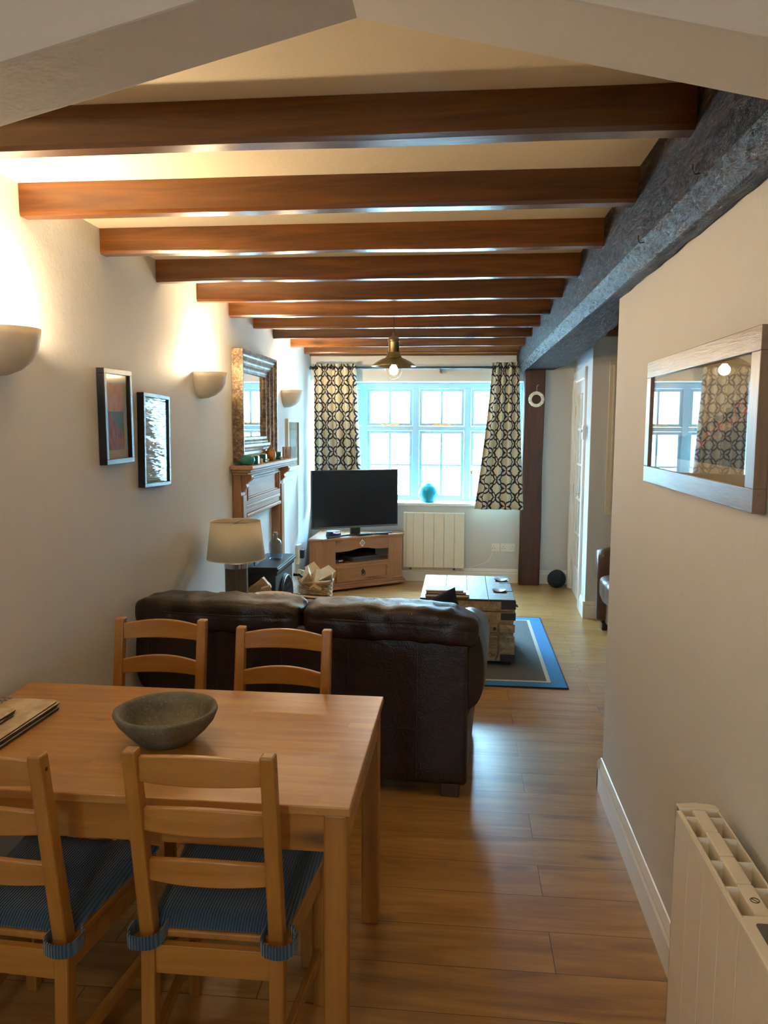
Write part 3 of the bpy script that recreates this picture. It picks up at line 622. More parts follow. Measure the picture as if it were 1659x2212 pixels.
def seat_pad(ch, lab):
    t = thing('seat_cushion', lab, 'cushion', tuple(ch.location[:2]) + (.436,), ch.rotation_euler.z, 'blue chair pads')
    bm = BM(); out = [(-.165, -.160), (.165, -.160), (.200, .215), (-.200, .215)]; n = 16; g0 = []
    for a in range(n + 1):
        for b in range(n + 1):
            u, v = a / n, b / n; hw = lerp(.162, .200, v); x = (u * 2 - 1) * hw; y = lerp(-.160, .215, v); e = min(1, 4 * min(u, 1 - u, v, 1 - v) ** .8 * 2.0)
            g0.append(bm.verts.new((x, y, .010 + .020 * min(1, e) + .003 * noise.noise(Vector((x * 8, y * 8, 1))))))
    I = lambda a, b: g0[a * (n + 1) + b]
    for a in range(n):
        for b in range(n): bm.faces.new((I(a, b), I(a + 1, b), I(a + 1, b + 1), I(a, b + 1)))
    ge = bmesh.ops.extrude_face_region(bm, geom=bm.faces[:]); 
    for v in [q for q in ge['geom'] if isinstance(q, bmesh.types.BMVert)]: v.co.z = .001
    obj('pad', bm, 'cord', t, smooth=True, bevel=.004)
    for s in (-1, 1):
        bm = BM(); pth = [(s * .118, -.150), (s * .122, -.205), (s * .150, -.222), (s * .182, -.215), (s * .190, -.175), (s * .172, -.145)]
        rows = []
        for x, y in spline(pth, 4, False) + [pth[-1]]: rows.append((x, y))
        vs = []
        for x, y in rows:
            d = Vector((x - s * .150, y + .18)).normalized() * .006; vs.append([bm.verts.new((x + d.x * k_, y + d.y * k_, z)) for k_, z in ((0, -.012), (1, -.012), (1, .020), (0, .020))])
        for a, b in zip(vs, vs[1:]):
            for j in range(4): bm.faces.new((a[j], a[(j + 1) % 4], b[(j + 1) % 4], b[j]))
        bm.faces.new(vs[0]); bm.faces.new(vs[-1][::-1]); obj('strap', bm, 'cord', t, bevel=.002)
seat_pad(chair, 'blue ribbed seat pad on the front chair beside the table corner leg')
seat_pad(ch2, 'blue ribbed seat pad on the chair cut off by the left photo edge')

# stone bowl
bm = BM(); lathe(bm, [(0, .0), (.055, .0), (.075, .006), (.108, .036), (.128, .062), (.139, .086), (.137, .092), (.128, .093), (.122, .088), (.112, .064), (.092, .038), (.06, .022), (0, .018)], seg=64)
for v in bm.verts:
    v.co += Vector((noise.noise(v.co * 14), noise.noise(v.co * 14 + Vector((5, 5, 5))), .6 * noise.noise(v.co * 10))) * .0035
bowl = obj('stone_bowl', bm, 'stone', smooth=True, loc=(-.79, 1.985, .741)); tag(bowl, 'rough grey carved stone bowl standing on the dining table', 'bowl')
# placemats and coasters
def rrect(x0, y0, x1, y1, r, n=5):
    out = []
    for cx, cy, a in ((x1 - r, y0 + r, -PI / 2), (x1 - r, y1 - r, 0), (x0 + r, y1 - r, PI / 2), (x0 + r, y0 + r, PI)):
        for q in range(n + 1): out.append((cx + r * math.cos(a + PI / 2 * q / n), cy + r * math.sin(a + PI / 2 * q / n)))
    return out
def matobj(name, cx, cy, z, hx_, hy_, rz, lab, cat, grp, r=.02, h=.0042):
    bm = BM(); uvl = bm.loops.layers.uv.verify(); prism(bm, rrect(-hx_, -hy_, hx_, hy_, r), 'z', 0, h)
    for f in bm.faces:
        top = all(v.co.z > h / 2 for v in f.verts); f.material_index = 0 if top else 1
        for lp in f.loops: lp[uvl].uv = (lp.vert.co.x / hx_ / 2 + .5, lp.vert.co.y / hy_ / 2 + .5)
    tag(obj(name, bm, ['art_mat', 'slate'], loc=(cx, cy, z), rot=(0, 0, rz)), lab, cat, grp)
for q in range(6):
    matobj('placemat', -1.318 + .003 * math.sin(q * 2.1), 2.022 + .004 * math.cos(q * 1.7), .7405 + q * .0045, .112, .170, math.radians(-1 + .8 * math.sin(q * 3)),
           'printed harbour placemat, topmost of the stack on the table' if q == 5 else '%s placemat down in the table stack, only its edge showing' % ('lowest', 'fifth', 'fourth', 'third', 'second')[q], 'placemat', 'stack of placemats')
for q in range(4):
    matobj('coaster', -1.318 + .003 * math.sin(q * 3), 2.00 + .003 * q, .7676 + q * .0042, .052, .052, math.radians(6 * math.sin(q * 2)),
           'printed coaster on top of the coaster pile' if q == 3 else '%s coaster down in the pile standing on the placemats' % ('lowest', 'third', 'second')[q], 'coaster', 'pile of coasters', .012, .004)

# ------------------------------------------------------------------ leather seating
def make_sofa(name, label, cat, loc, rz, W, n, mat):
    t = thing(name, label, cat, loc, rz); hw = W / 2
    bm = BM(); box(bm, -hw + .075, -.475, .06, hw - .072, -.33, .735)
    bmesh.ops.subdivide_edges(bm, edges=bm.edges[:], cuts=6, use_grid_fill=True)
    for v in bm.verts:
        if v.co.y < -.47: v.co.y += .004 * noise.noise(v.co * 5)
    obj('back_panel', bm, mat, t, bevel=.018, segs=3, smooth=True)
    sm = BM()
    for x in [hw - .29 - .30 * q for q in range(int(W / .32))]: box(sm, x - .0015, -.4775, .08, x + .0015, -.474, .70)
    box(sm, -hw + .09, -.4775, .300, hw - .29, -.474, .303); obj('back_seam', sm, mat, t)
    obj('base', one(box, -hw + .08, -.34, .06, hw - .08, .40, .26), mat, t, bevel=.015)
    cw = (W - .05) / n
    for q in range(n):
        cx = -hw + .02 + cw * (q + .5)
        bm = BM(); puff(bm, (cx, -.385, .760), (cw / 2 + .004, .125, .078), .42, .013, 7, 26, q * 9.1 + W)
        if q == n - 1:
            for v in bm.verts:
                e_ = max(0, (v.co.x - (cx + cw * .12)) / (cw * .38)); v.co.z -= .035 * e_ ** 2
        pc = obj('back_cushion', bm, mat, t, smooth=True)
        bm = BM(); ls = []
        for s in range(25):
            u = s / 24 * 2 - 1; ls.append((cx + u * cw / 2 * .93, -.385 - .127 * (1 - abs(u) ** 5) ** .5 - .001, .777 + .006 * noise.noise(Vector((u * 2, q, 4)))))
        tube(bm, ls, .0028, 6); obj('piping', bm, 'black', pc)
        sw_ = (W - .36) / n; sx = -hw + .18 + sw_ * (q + .5)
        bm = BM(); puff(bm, (sx, -.20, .60), (sw_ / 2, .09, .17), .45, .010, 6, 20, q * 4 + 2); obj('back_cushion', bm, mat, t, smooth=True)
        bm = BM(); puff(bm, (sx, .14, .365), (sw_ / 2 + .01, .335, .105), .38, .008, 6, 22, q * 4 + 5); obj('seat_cushion', bm, mat, t, smooth=True)
    for s in (-1, 1):
        prof = spline([(s * (hw - .08), .06), (s * (hw - .07), .22), (s * (hw - .065), .38), (s * (hw - .025), .43), (s * (hw - .002), .49), (s * (hw - .004), .57), (s * (hw - .04), .635), (s * (hw - .11), .655), (s * (hw - .175), .61), (s * (hw - .185), .5), (s * (hw - .18), .25), (s * (hw - .18), .06)], 5)
        bm = BM(); rings = []; n_ = 18
        for q in range(n_ + 1):
            y = lerp(-.45, .46, q / n_); e = min(q, n_ - q) / 2; k_ = .90 + .10 * min(1, e); cx, cz = s * (hw - .12), .36
            lift = 0.17 * max(0, 1 - q / 6) ** 1.5
            rings.append([bm.verts.new((cx + (x - cx) * k_, y, max(.06, cz + (z - cz) * k_ + (lift * max(0, (z - .5) / .15) if z > .5 else 0) + .006 * noise.noise(Vector((x * 5, y * 6, z * 7)))))) for x, z in prof])
        for a, b in zip(rings, rings[1:]):
            for j in range(len(a)): bm.faces.new((a[j], a[(j + 1) % len(a)], b[(j + 1) % len(a)], b[j]))
        bm.faces.new(rings[0][::-1]); bm.faces.new(rings[-1]); obj('arm', bm, mat, t, smooth=True)
        for y in (-.42, .38): obj('foot', one(box, s * (hw - .145) - .04, y - .04, 0, s * (hw - .145) + .04, y + .04, .062), 'brown_foot', t, bevel=.004)
    return t
make_sofa('leather_sofa', 'dark brown leather two-seat sofa with its back to the dining table', 'sofa', (-.652, 3.735, 0), math.radians(-3.2), 1.59, 2, 'leather')
make_sofa('leather_armchair', 'brown leather armchair half hidden behind the end of the right wall', 'armchair', (1.545, 5.86, 0), math.radians(90), .98, 1, 'leather2')
bm = BM(); pillow(bm, .16, .16, .05, 3); tag(obj('scatter_cushion', bm, 'navy', smooth=True, loc=(-.125, 3.87, .635), rot=(.75, -.50, .20)), 'navy and cream scatter cushion poking up at the right end of the sofa', 'cushion', 'scatter cushions')
bm = BM(); pillow(bm, .20, .20, .06, 6); tag(obj('scatter_cushion', bm, 'patcush', smooth=True, loc=(-.72, 3.86, .625), rot=(.80, .05, 0)), 'black and cream patterned cushion between the two sofa back cushions', 'cushion', 'scatter cushions')

# ------------------------------------------------------------------ side table, lamp and bits
st_ = thing('side_table', 'small side table behind the sofa carrying the lamp', 'side table', (-1.24, 4.42, 0))
obj('table_top', one(box, -.235, -.14, .55, .26, .20, .575), 'oak_y', st_, bevel=.004)
for sx in (-.21, .235):
    for sy in (-.11, .17): obj('leg', one(box, sx - .018, sy - .018, 0, sx + .018, sy + .018, .55), 'oak_z', st_, bevel=.003)
lp = thing('table_lamp', 'table lamp with beige drum shade on a grey wood and chrome base', 'lamp', (-1.302, 4.40, .575))
bm = BM(); cyl(bm, 0, 0, 0, .195, .066, .066, 40); obj('base', bm, 'greywood', lp, smooth=False)
bm = BM(); lathe(bm, [(0, .195), (.069, .195), (.070, .225), (.066, .228), (.02, .229), (.015, .255), (0, .255)], seg=40); obj('collar', bm, 'chrome', lp, smooth=False, bevel=.001)
bm = BM(); lathe(bm, [(.169, .25), (.170, .25), (.144, .468), (.142, .468)], seg=56); lathe(bm, [(.142, .468), (.168, .25)], seg=56); obj('lamp_shade', bm, 'shade', lp, smooth=True)
bm = BM(); tube(bm, [(.1435 * math.cos(a), .1435 * math.sin(a), .468) for a in [2 * PI * q / 48 for q in range(48)]], .0022, 6, True); tube(bm, [(.1695 * math.cos(a), .1695 * math.sin(a), .25) for a in [2 * PI * q / 48 for q in range(48)]], .0022, 6, True); obj('shade_rim', bm, 'shade', lp)
bm = BM(); box(bm, -.142, -.002, .455, .142, .002, .459); box(bm, -.002, -.142, .455, .002, .142, .459); tube(bm, [(0, 0, .255), (0, 0, .456)], .006); obj('shade_carrier', bm, 'chrome', lp)
bm = BM(); lathe(bm, [(0, 0), (.085, 0), (.105, .012), (.112, .030), (.104, .030), (.094, .014), (0, .008)], seg=40, sy=.55); tag(obj('oval_dish', bm, 'ceramic', smooth=True, loc=(-1.10, 4.47, .576)), 'long cream dish lying on the side table beside the sofa back', 'dish')
cb = thing('desk_caddy', 'small grey open box beside the lamp base', 'box', (-1.19, 4.30, .576))
bm = BM(); box(bm, -.05, -.03, 0, .05, .03, .004); box(bm, -.05, -.03, 0, -.046, .03, .04); box(bm, .046, -.03, 0, .05, .03, .055); box(bm, -.05, .026, 0, .05, .03, .05); obj('box_body', bm, 'greyplastic', cb, bevel=.001)
for i, (x, y, z, rx, ry, sc, lb) in enumerate(((-1.27, 4.74, .57, .2, .9, 1.0, 'split firewood log leaning between lamp base and stove'), (-1.185, 4.72, .52, .1, -.35, .7, 'small pale split log end beside the stove, right of the leaning one'))):
    bm = BM(); prism(bm, [(-.045 * sc, -.03), (.045 * sc, -.02), (.03 * sc, .035), (-.03 * sc, .03)], 'z', -.09, .08)
    bmesh.ops.subdivide_edges(bm, edges=bm.edges[:], cuts=3, use_grid_fill=True)
    for v in bm.verts: v.co += Vector((noise.noise(v.co * 22), noise.noise(v.co * 22 + Vector((3, 3, 3))), noise.noise(v.co * 18))) * .007
    tag(obj('firewood_log', bm, 'log', loc=(x, y, z), rot=(rx, ry, .3)), lb, 'log', 'logs by the stove')
bx = thing('log_crate', 'dark crate below the leaning logs by the stove', 'crate', (-1.24, 4.76, 0)); obj('crate_body', one(box, -.12, -.09, 0, .12, .09, .47), 'greywood', bx, bevel=.004)

# ------------------------------------------------------------------ fire surround, stove
fs = thing('fire_surround', 'stripped pine fire surround with panelled frieze and mantel shelf', 'fireplace', (0, 0, 0))
xw = lambda y: XL(y) + .001
xf = -1.455
bm = BM(); prism(bm, [(xw(4.99), 4.99), (-1.36, 5.00), (-1.36, 6.42), (xw(6.42), 6.42)], 'z', 1.306, 1.333); obj('mantel_shelf', bm, 'oak_y', fs, bevel=.005)
bm = BM(); prism(bm, [(xw(5.02), 5.02), (-1.38, 5.03), (-1.38, 6.39), (xw(6.39), 6.39)], 'z', 1.285, 1.306); prism(bm, [(xw(5.04), 5.04), (-1.405, 5.05), (-1.405, 6.36), (xw(6.36), 6.36)], 'z', 1.268, 1.285); obj('cornice', bm, 'oak_y', fs, bevel=.006)
for y0, y1 in ((5.05, 5.165), (6.165, 6.295)):
    bm = BM(); prism(bm, [(xw(y0), y0), (xf, y0), (xf, y1), (xw(y1), y1)], 'z', 0, 1.268); lg = obj('side_post', bm, 'oak_z', fs, bevel=.003)
    obj('pilaster', one(box, xf, y0 + .02, .12, xf + .012, y1 - .02, 1.13), 'oak_z', lg, bevel=.004)
    bm = BM(); ym = (y0 + y1) / 2
    prism(bm, spline([(xf - .002, 1.268), (xf + .062, 1.268), (xf + .060, 1.235), (xf + .030, 1.21), (xf + .034, 1.185), (xf + .014, 1.165), (xf - .002, 1.155)], 4), 'y', ym - .03, ym + .03); obj('corbel', bm, 'oak_z', lg, bevel=.002)
bm = BM(); prism(bm, [(xw(5.165), 5.165), (xf - .02, 5.165), (xf - .02, 6.165), (xw(6.165), 6.165)], 'z', .97, 1.268); fz = obj('frieze', bm, 'oak_y', fs)
def frame_ring(bm, y0, y1, z0, z1, wd, xa, xb):
    box(bm, xa, y0, z0, xb, y1, z0 + wd); box(bm, xa, y0, z1 - wd, xb, y1, z1); box(bm, xa, y0, z0 + wd, xb, y0 + wd, z1 - wd); box(bm, xa, y1 - wd, z0 + wd, xb, y1, z1 - wd)
bm = BM(); frame_ring(bm, 5.165, 6.165, 1.055, 1.268, .028, xf - .021, xf + .003); frame_ring(bm, 5.193, 6.137, 1.083, 1.24, .012, xf - .021, xf + .010); frame_ring(bm, 5.205, 6.125, 1.095, 1.228, .010, xf - .021, xf - .004); obj('panel_moulding', bm, 'oak_y', fz, bevel=.003)
bm = BM()
for z0, z1, e in ((1.030, 1.055, .006), (.995, 1.030, -.004), (.970, .995, .012)): box(bm, xf - .021, 5.165, z0, xf + e, 6.165, z1)
obj('lower_moulding', bm, 'oak_y', fz, bevel=.005)

sv = thing('wood_stove', 'black cast iron wood stove with arched lattice door', 'stove', (0, 0, 0))
sy0, sy1, sxf, szt = 5.33, 5.93, -1.27, .60
bm = BM(); box(bm, -1.50, sy0 + .02, .06, sxf - .03, sy1 - .02, szt - .05); obj('body', bm, 'iron', sv, bevel=.01)
bm = BM(); box(bm, -1.51, sy0 - .01, szt - .012, sxf - .01, sy1 + .01, szt); box(bm, -1.51, sy0 - .0, szt - .03, sxf - .002, sy1 + .0, szt - .012); box(bm, -1.51, sy0 + .01, szt - .05, sxf - .015, sy1 - .01, szt - .03)
for q in range(26): y = sy0 + .02 + q * .0224; box(bm, sxf - .03, y, szt - .064, sxf - .018, y + .012, szt - .05)
obj('top_plate', bm, 'iron', sv, bevel=.003)
bm = BM(); yc = (sy0 + sy1) / 2; hw_ = .20; arc = [(yc + hw_ * math.cos(a), .33 + .17 * math.sin(a)) for a in [PI * q / 20 for q in range(21)]]
outl = [(yc + hw_, .12)] + arc + [(yc - hw_, .12)]; prism(bm, outl, 'x', sxf - .032, sxf - .015); dr = obj('door', bm, 'iron', sv, bevel=.003)
bm = BM(); tube(bm, [(sxf - .012, u, v) for u, v in [(yc + hw_ - .015, .14)] + [(yc + (hw_ - .015) * math.cos(a), .33 + .155 * math.sin(a)) for a in [PI * q / 20 for q in range(21)]] + [(yc - hw_ + .015, .14)]], .009, 8); obj('arched_rim', bm, 'iron', dr, smooth=True)
bm = BM()
for q in range(-9, 10):
    for s in (-1, 1):
        pts = []
        for t in range(0, 15):
            z = .14 + t * .025; y = yc + q * .045 + s * (z - .30) * .42
            if abs(y - yc) < hw_ - .02 and z < .33 + .155 * max(0, 1 - ((y - yc) / (hw_ - .02)) ** 2) ** .5: pts.append((sxf - .010, y, z))
        if len(pts) > 1: tube(bm, pts, .0035, 5)
obj('lattice', bm, 'ironstrap', dr)
bm = BM(); tube(bm, [(sxf - .02, sy1 - .03, .44), (sxf + .03, sy1 - .03, .44), (sxf + .05, sy1 - .03, .42)], .012, 10); obj('handle', bm, 'iron', dr, smooth=True)
bm = BM(); tube(bm, [(sxf - .02, sy1 - .03, .28), (sxf + .03, sy1 - .03, .28)], .013, 10); obj('vent_knob', bm, 'iron', sv, smooth=True)
for y in (sy0 + .06, sy1 - .06):
    for x in (-1.46, sxf - .07): obj('leg', one(cyl, x, y, 0, .07, .018, .024), 'iron', sv)
# bottle and card on the stove
bm = BM(); lathe(bm, [(0, .002), (.045, .002), (.051, .010), (.052, .11), (.048, .135), (.030, .152), (.019, .160), (.017, .185), (.020, .187), (.020, .194), (.013, .194), (.012, .16), (.028, .148), (.044, .13), (.048, .11), (.047, .012), (0, .009)], seg=40)
bt = tag(obj('glass_bottle', bm, 'bottle', smooth=True, loc=(-1.372, 5.66, .60)), 'clear blue-grey glass bottle standing on the stove top', 'bottle'); bm = BM(); cyl(bm, 0, 0, .185, .205, .014); obj('cork', bm, 'card', bt)
cdk = thing('picture_card', 'small coastal picture card leaning on the wall on the stove', 'picture', (-1.46, 5.48, .60), 0)
bm = BM(); box(bm, .0, -.11, .0, .01, .11, .245); obj('backing', bm, 'greyplastic', cdk, bevel=.001).rotation_euler = (0, -.10, 0)
bm = BM(); uvquad(bm, [(.0115, -.105, .005), (.0115, .105, .005), (.0115, .105, .24), (.0115, -.105, .24)]); obj('print', bm, 'art_small', cdk).rotation_euler = (0, -.10, 0)

# mantel ornaments
def orn(name, y, prof, mat, lab, cat, x=-1.42, grp='mantelpiece ornaments', sy=1.0, seg=32):
    bm = BM(); lathe(bm, prof, seg=seg, sy=sy); return tag(obj(name, bm, mat, smooth=True, loc=(x, y, 1.334)), lab, cat, grp)
orn('glass_bowl', 5.10, [(0, 0), (.028, 0), (.044, .012), (.050, .032), (.046, .052), (.038, .062), (.035, .061), (.042, .05), (.045, .032), (.038, .014), (0, .008)], 'teal', 'round speckled teal bowl at the near end of the mantel shelf', 'bowl')
def cube_holder(y, x, lab):
    t = thing('tealight_holder', lab, 'candle holder', (x, y, 1.334), 0, 'teal tealight holders'); bm = BM(); box(bm, -.022, -.022, 0, .022, .022, .058); obj('glass_block', bm, 'teal', t, bevel=.005); bm = BM(); cyl(bm, 0, 0, .052, .0605, .017); obj('tealight', bm, 'wax', t)
cube_holder(5.235, -1.40, 'teal glass tealight block next to the round teal bowl on the mantel')
cube_holder(5.52, -1.42, 'teal glass tealight block left of the brown gourd ornament')
cube_holder(6.00, -1.42, 'teal glass tealight block right of the brown gourd ornament')
orn('white_candle', 5.385, [(0, 0), (.010, 0), (.010, .028), (.006, .032), (0, .032)], 'wax', 'tiny white candle on the mantel shelf', 'candle', -1.40)
orn('seashell', 5.50, [(0, 0), (.008, .002), (.006, .01), (.014, .020), (.010, .026), (0, .022)], 'ceramic', 'small pale shell in front of the middle teal block', 'shell', -1.385)
orn('seashell', 5.93, [(0, 0), (.008, .002), (.006, .01), (.014, .020), (.010, .026), (0, .022)], 'ceramic', 'small pale shell between gourd and far teal block', 'shell', -1.385)
gd = orn('gourd_ornament', 5.74, [(0, 0), (.022, .001), (.036, .018), (.040, .042), (.034, .070), (.020, .092), (.010, .104), (.006, .116), (0, .118)], 'amber', 'glossy brown pear-shaped ornament in the middle of the mantel', 'ornament')
hc = thing('candle_lantern', 'slatted brown wooden candle holder at far end of mantel', 'candle holder', (-1.42, 6.28, 1.334)); bm = BM(); cyl(bm, 0, 0, 0, .006, .036); 
for q in range(14): a = 2 * PI * q / 14; cyl(bm, .032 * math.cos(a), .032 * math.sin(a), .006, .09, .0045, seg=8)
obj('slat_ring', bm, 'oak_z', hc); bm = BM(); cyl(bm, 0, 0, .006, .07, .022); obj('glass_cup', bm, 'bottle', hc)

# mirror over the mantel
mr = thing('mantel_mirror', 'distressed gilt rectangular mirror standing on the mantelpiece', 'mirror', (0, 0, 0))
yo0, yo1, zo0, zo1 = 5.08, 6.045, 1.352, 2.10; yi0, yi1, zi0, zi1 = 5.245, 5.885, 1.52, 1.955
steps = 7; bm = BM(); rings = []
def mx_(t): return lerp(-1.437, -1.500, t)
prof = [(0, -1.512), (0, mx_(0))]
for q in range(1, steps + 1):
    t = q / steps; prof += [((q - .25) / steps, mx_((q - 1) / steps) + .0), (t, mx_(t) - .004)] if q % 2 else [((q - .5) / steps, mx_(t) + .008), (t, mx_(t))]
prof += [(1, -1.512)]
for t, x in prof: rings.append([bm.verts.new((x, y, z)) for y, z in ((lerp(yo0, yi0, t), lerp(zo0, zi0, t)), (lerp(yo1, yi1, t), lerp(zo0, zi0, t)), (lerp(yo1, yi1, t), lerp(zo1, zi1, t)), (lerp(yo0, yi0, t), lerp(zo1, zi1, t)))])
for a, b in zip(rings, rings[1:]):
    for j in range(4): bm.faces.new((a[j], a[(j + 1) % 4], b[(j + 1) % 4], b[j]))
obj('mirror_frame', bm, 'gilt', mr); obj('mirror_glass', one(box, -1.511, yi0 - .01, zi0 - .01, -1.506, yi1 + .01, zi1 + .01), 'mirror', mr)

# ------------------------------------------------------------------ pictures
def picture(name, label, xwall, s, y0, y1, z0, z1, depth, fw, fmats, art, mount=0, mountmat='mat_cream', glass=True, tilt=0, cat='picture', gmat='picglass', bump=False):
    """s=+1 hangs on a wall facing +x, s=-1 facing -x"""
    yc, zc = (y0 + y1) / 2, (z0 + z1) / 2; t = thing(name, label, cat, (xwall, yc, zc)); t.rotation_euler = (tilt, 0, 0)
    a, b = (y1 - y0) / 2, (z1 - z0) / 2
    def bx_(bm, xa, ya, za, xb, yb, zb): box(bm, min(s * xa, s * xb), ya, za, max(s * xa, s * xb), yb, zb)
    bm = BM(); bx_(bm, .002, -a, b - fw, depth, a, b); obj('frame_rail', bm, fmats[0], t, bevel=.0015); bm = BM(); bx_(bm, .002, -a, -b, depth, a, -b + fw); obj('frame_rail', bm, fmats[0], t, bevel=.0015)
    bm = BM(); bx_(bm, .002, -a, -b + fw, depth, -a + fw, b - fw); obj('frame_stile', bm, fmats[1], t, bevel=.0015); bm = BM(); bx_(bm, .002, a - fw, -b + fw, depth, a, b - fw); obj('frame_stile', bm, fmats[1], t, bevel=.0015)
    bd = BM(); bx_(bd, .003, -a + fw - .002, -b + fw - .002, depth * .45, a - fw + .002, b - fw + .002); obj('mount', bd, mountmat, t)
    aa, bb = a - fw - mount, b - fw - mount * 1.05; X = s * (depth * .45 + .0008); bm = BM()
    q = [(X, -aa, -bb), (X, aa, -bb), (X, aa, bb), (X, -aa, bb)]
    if s < 0: q = [(X, aa, -bb), (X, -aa, -bb), (X, -aa, bb), (X, aa, bb)]
    uvquad(bm, q); obj('artwork', bm, art, t)
    bm = BM(); bx_(bm, depth * .72, -a + fw - .001, -b + fw - .001, depth * .72 + .002, a - fw + .001, b - fw + .001); obj('picture_glass', bm, gmat, t)
    return t
def wavyglass():
    k = N('old_wavy_glass'); k.t.nodes.remove(k.b); tr = k.n('ShaderNodeBsdfTransparent'); gl = k.n('ShaderNodeBsdfGlossy'); gl.inputs['Roughness'].default_value = .02
    bp = k.n('ShaderNodeBump'); k.l(k.noise(k.coord(scale=(1, 2.5, 26)), 1.2, 3), bp.inputs['Height']); bp.inputs['Strength'].default_value = .35; bp.inputs['Distance'].default_value = .01; k.l(bp.outputs[0], gl.inputs['Normal'])
    fr = schlick(k, .06); mx = k.n('ShaderNodeMixShader'); k.l(fr, mx.inputs[0]); k.l(tr.outputs[0], mx.inputs[1]); k.l(gl.outputs[0], mx.inputs[2]); k.l(mx.outputs[0], k.out.inputs[0]); return k.m
M['wavy'] = wavyglass()
k = N('matt_picture_glass'); k.t.nodes.remove(k.b); tr = k.n('ShaderNodeBsdfTransparent'); gl = k.n('ShaderNodeBsdfGlossy'); gl.inputs['Roughness'].default_value = .12; gl.inputs[0].default_value = (.3, .3, .3, 1)
fr = schlick(k, .03); mx = k.n('ShaderNodeMixShader'); k.l(fr, mx.inputs[0]); k.l(tr.outputs[0], mx.inputs[1]); k.l(gl.outputs[0], mx.inputs[2]); k.l(mx.outputs[0], k.out.inputs[0]); M['mattglass'] = k.m
picture('framed_picture', 'black box frame with orange and teal headland print, nearer left wall picture', XL(3.2), 1, 3.10, 3.372, 1.433, 1.833, .036, .022, ('blackframe', 'blackframe'), 'art_hills', .035, gmat='mattglass', tilt=math.radians(.6))
picture('framed_picture', 'black box frame with pale blue window reflection painted as stripes', XL(3.7), 1, 3.502, 3.828, 1.303, 1.745, .036, .018, ('blackframe', 'blackframe'), 'art_window_stripes', .004, gmat='wavy', tilt=math.radians(-1.6))
picture('framed_picture', 'cream-framed small watercolour behind the mantel shelf end', XL(7), 1, 6.72, 7.20, 1.20, 1.655, .03, .03, ('creamframe', 'creamframe'), 'art_small', .07, gmat='mattglass')
picture('framed_picture', 'wide brown wood-framed dark mountain picture on the right wall', XR, -1, 1.700, 2.695, 1.420, 1.812, .030, .052, ('ash_y', 'ash_z'), 'art_dark', .035)
# cream frame on the stub wall
cf = thing('wall_frame', 'tall cream moulded frame on the wall beyond the door', 'frame', (1.45, 6.56, 1.50))
bm = BM()
for d0, d1, dd in ((0, .03, .020), (.03, .05, .030), (.05, .075, .014)):
    a, b = .265 - d0, .627 - d0; c1, d_ = .265 - d1, .627 - d1
    box(bm, -a, -dd, d_, a, -.001, b); box(bm, -a, -dd, -b, a, -.001, -d_); box(bm, -a, -dd, -d_, -c1, -.001, d_); box(bm, c1, -dd, -d_, a, -.001, d_)
obj('frame_moulding', bm, 'creamframe', cf, bevel=.003); obj('panel', one(box, -.2, -.006, -.56, .2, -.001, .56), 'creamframe', cf)

# ------------------------------------------------------------------ wall sconces
def sconce(y, label):
    t = thing('wall_sconce', label, 'wall light', (XL(y) + .001, y, 1.90), 0, 'plaster wall sconces')
    bm = BM(); n = 14; R = .125; D = .155; pr = [(1.0, .0), (.985, -.03), (.93, -.065), (.80, -.10), (.58, -.128), (.30, -.145), (.0, -.150)]
    def shell(k_, dz):
        rows = []
        for r, z in pr: rows.append([bm.verts.new((max(0.0, D * r * k_ * math.sin(PI * q / n)), R * r * k_ * math.cos(PI * q / n), z * k_ + dz)) for q in range(n + 1)])
        return rows
    A, B = shell(1, 0), shell(.93, 0)
    for S_ in (A, B):
        for a, b in zip(S_, S_[1:]):
            for q in range(n):
                try: bm.faces.new((a[q], a[q + 1], b[q + 1], b[q]))
                except ValueError: pass
    for q in range(n): bm.faces.new((A[0][q], A[0][q + 1], B[0][q + 1], B[0][q]))
    bmesh.ops.remove_doubles(bm, verts=bm.verts, dist=.0004); obj('bowl', bm, 'sconcepaint', t, smooth=True)
    bm = BM(); lathe(bm, [(0, -.095), (.012, -.095), (.013, -.07), (.024, -.045), (.027, -.025), (.02, -.004), (0, .0)], .062, 0, 0, 20); obj('bulb', bm, 'sbulb', t, smooth=True)
    l = bpy.data.lights.new('sconce_light', 'POINT'); l.energy = SCONCE_W; l.color = WARM; l.shadow_soft_size = .028
    lo = bpy.data.objects.new('sconce_light', l); C.objects.link(lo); lo.parent = t; lo.location = (.062, 0, .018)
    return t
sconce(2.37, 'white half-bowl wall light at the left edge of the photo')
sconce(4.43, 'white half-bowl wall light between the two black frames and the mirror')
sconce(6.70, 'white half-bowl wall light beyond the mirror')

# ------------------------------------------------------------------ pendant lamp
pd = thing('pendant_lamp', 'fisherman style brass pendant with clear glass globe, lit', 'pendant light', (-.467, 5.36, 0))
bm = BM(); tube(bm, [(0, 0, 2.395), (0, 0, 2.205)], .003, 8); obj('cord', bm, 'black', pd); bm = BM(); cyl(bm, 0, 0, 2.375, 2.399, .045); obj('ceiling_rose', bm, 'brass', pd)
bm = BM(); lathe(bm, [(0, 2.232), (.008, 2.230), (.012, 2.205), (.034, 2.192), (.041, 2.178), (.041, 2.168), (.036, 2.166), (.036, 2.095), (.044, 2.088), (.052, 2.065), (.058, 2.060), (.058, 2.045), (.0, 2.045)], seg=40); obj('gallery', bm, 'brass', pd, smooth=True, bevel=.002)
bm = BM(); lathe(bm, [(.052, 2.058), (.075, 2.052), (.11, 2.034), (.150, 2.006), (.153, 2.003), (.152, 2.000), (.11, 2.029), (.075, 2.047), (.05, 2.052)], seg=56); obj('shade', bm, 'brass', pd, smooth=True)
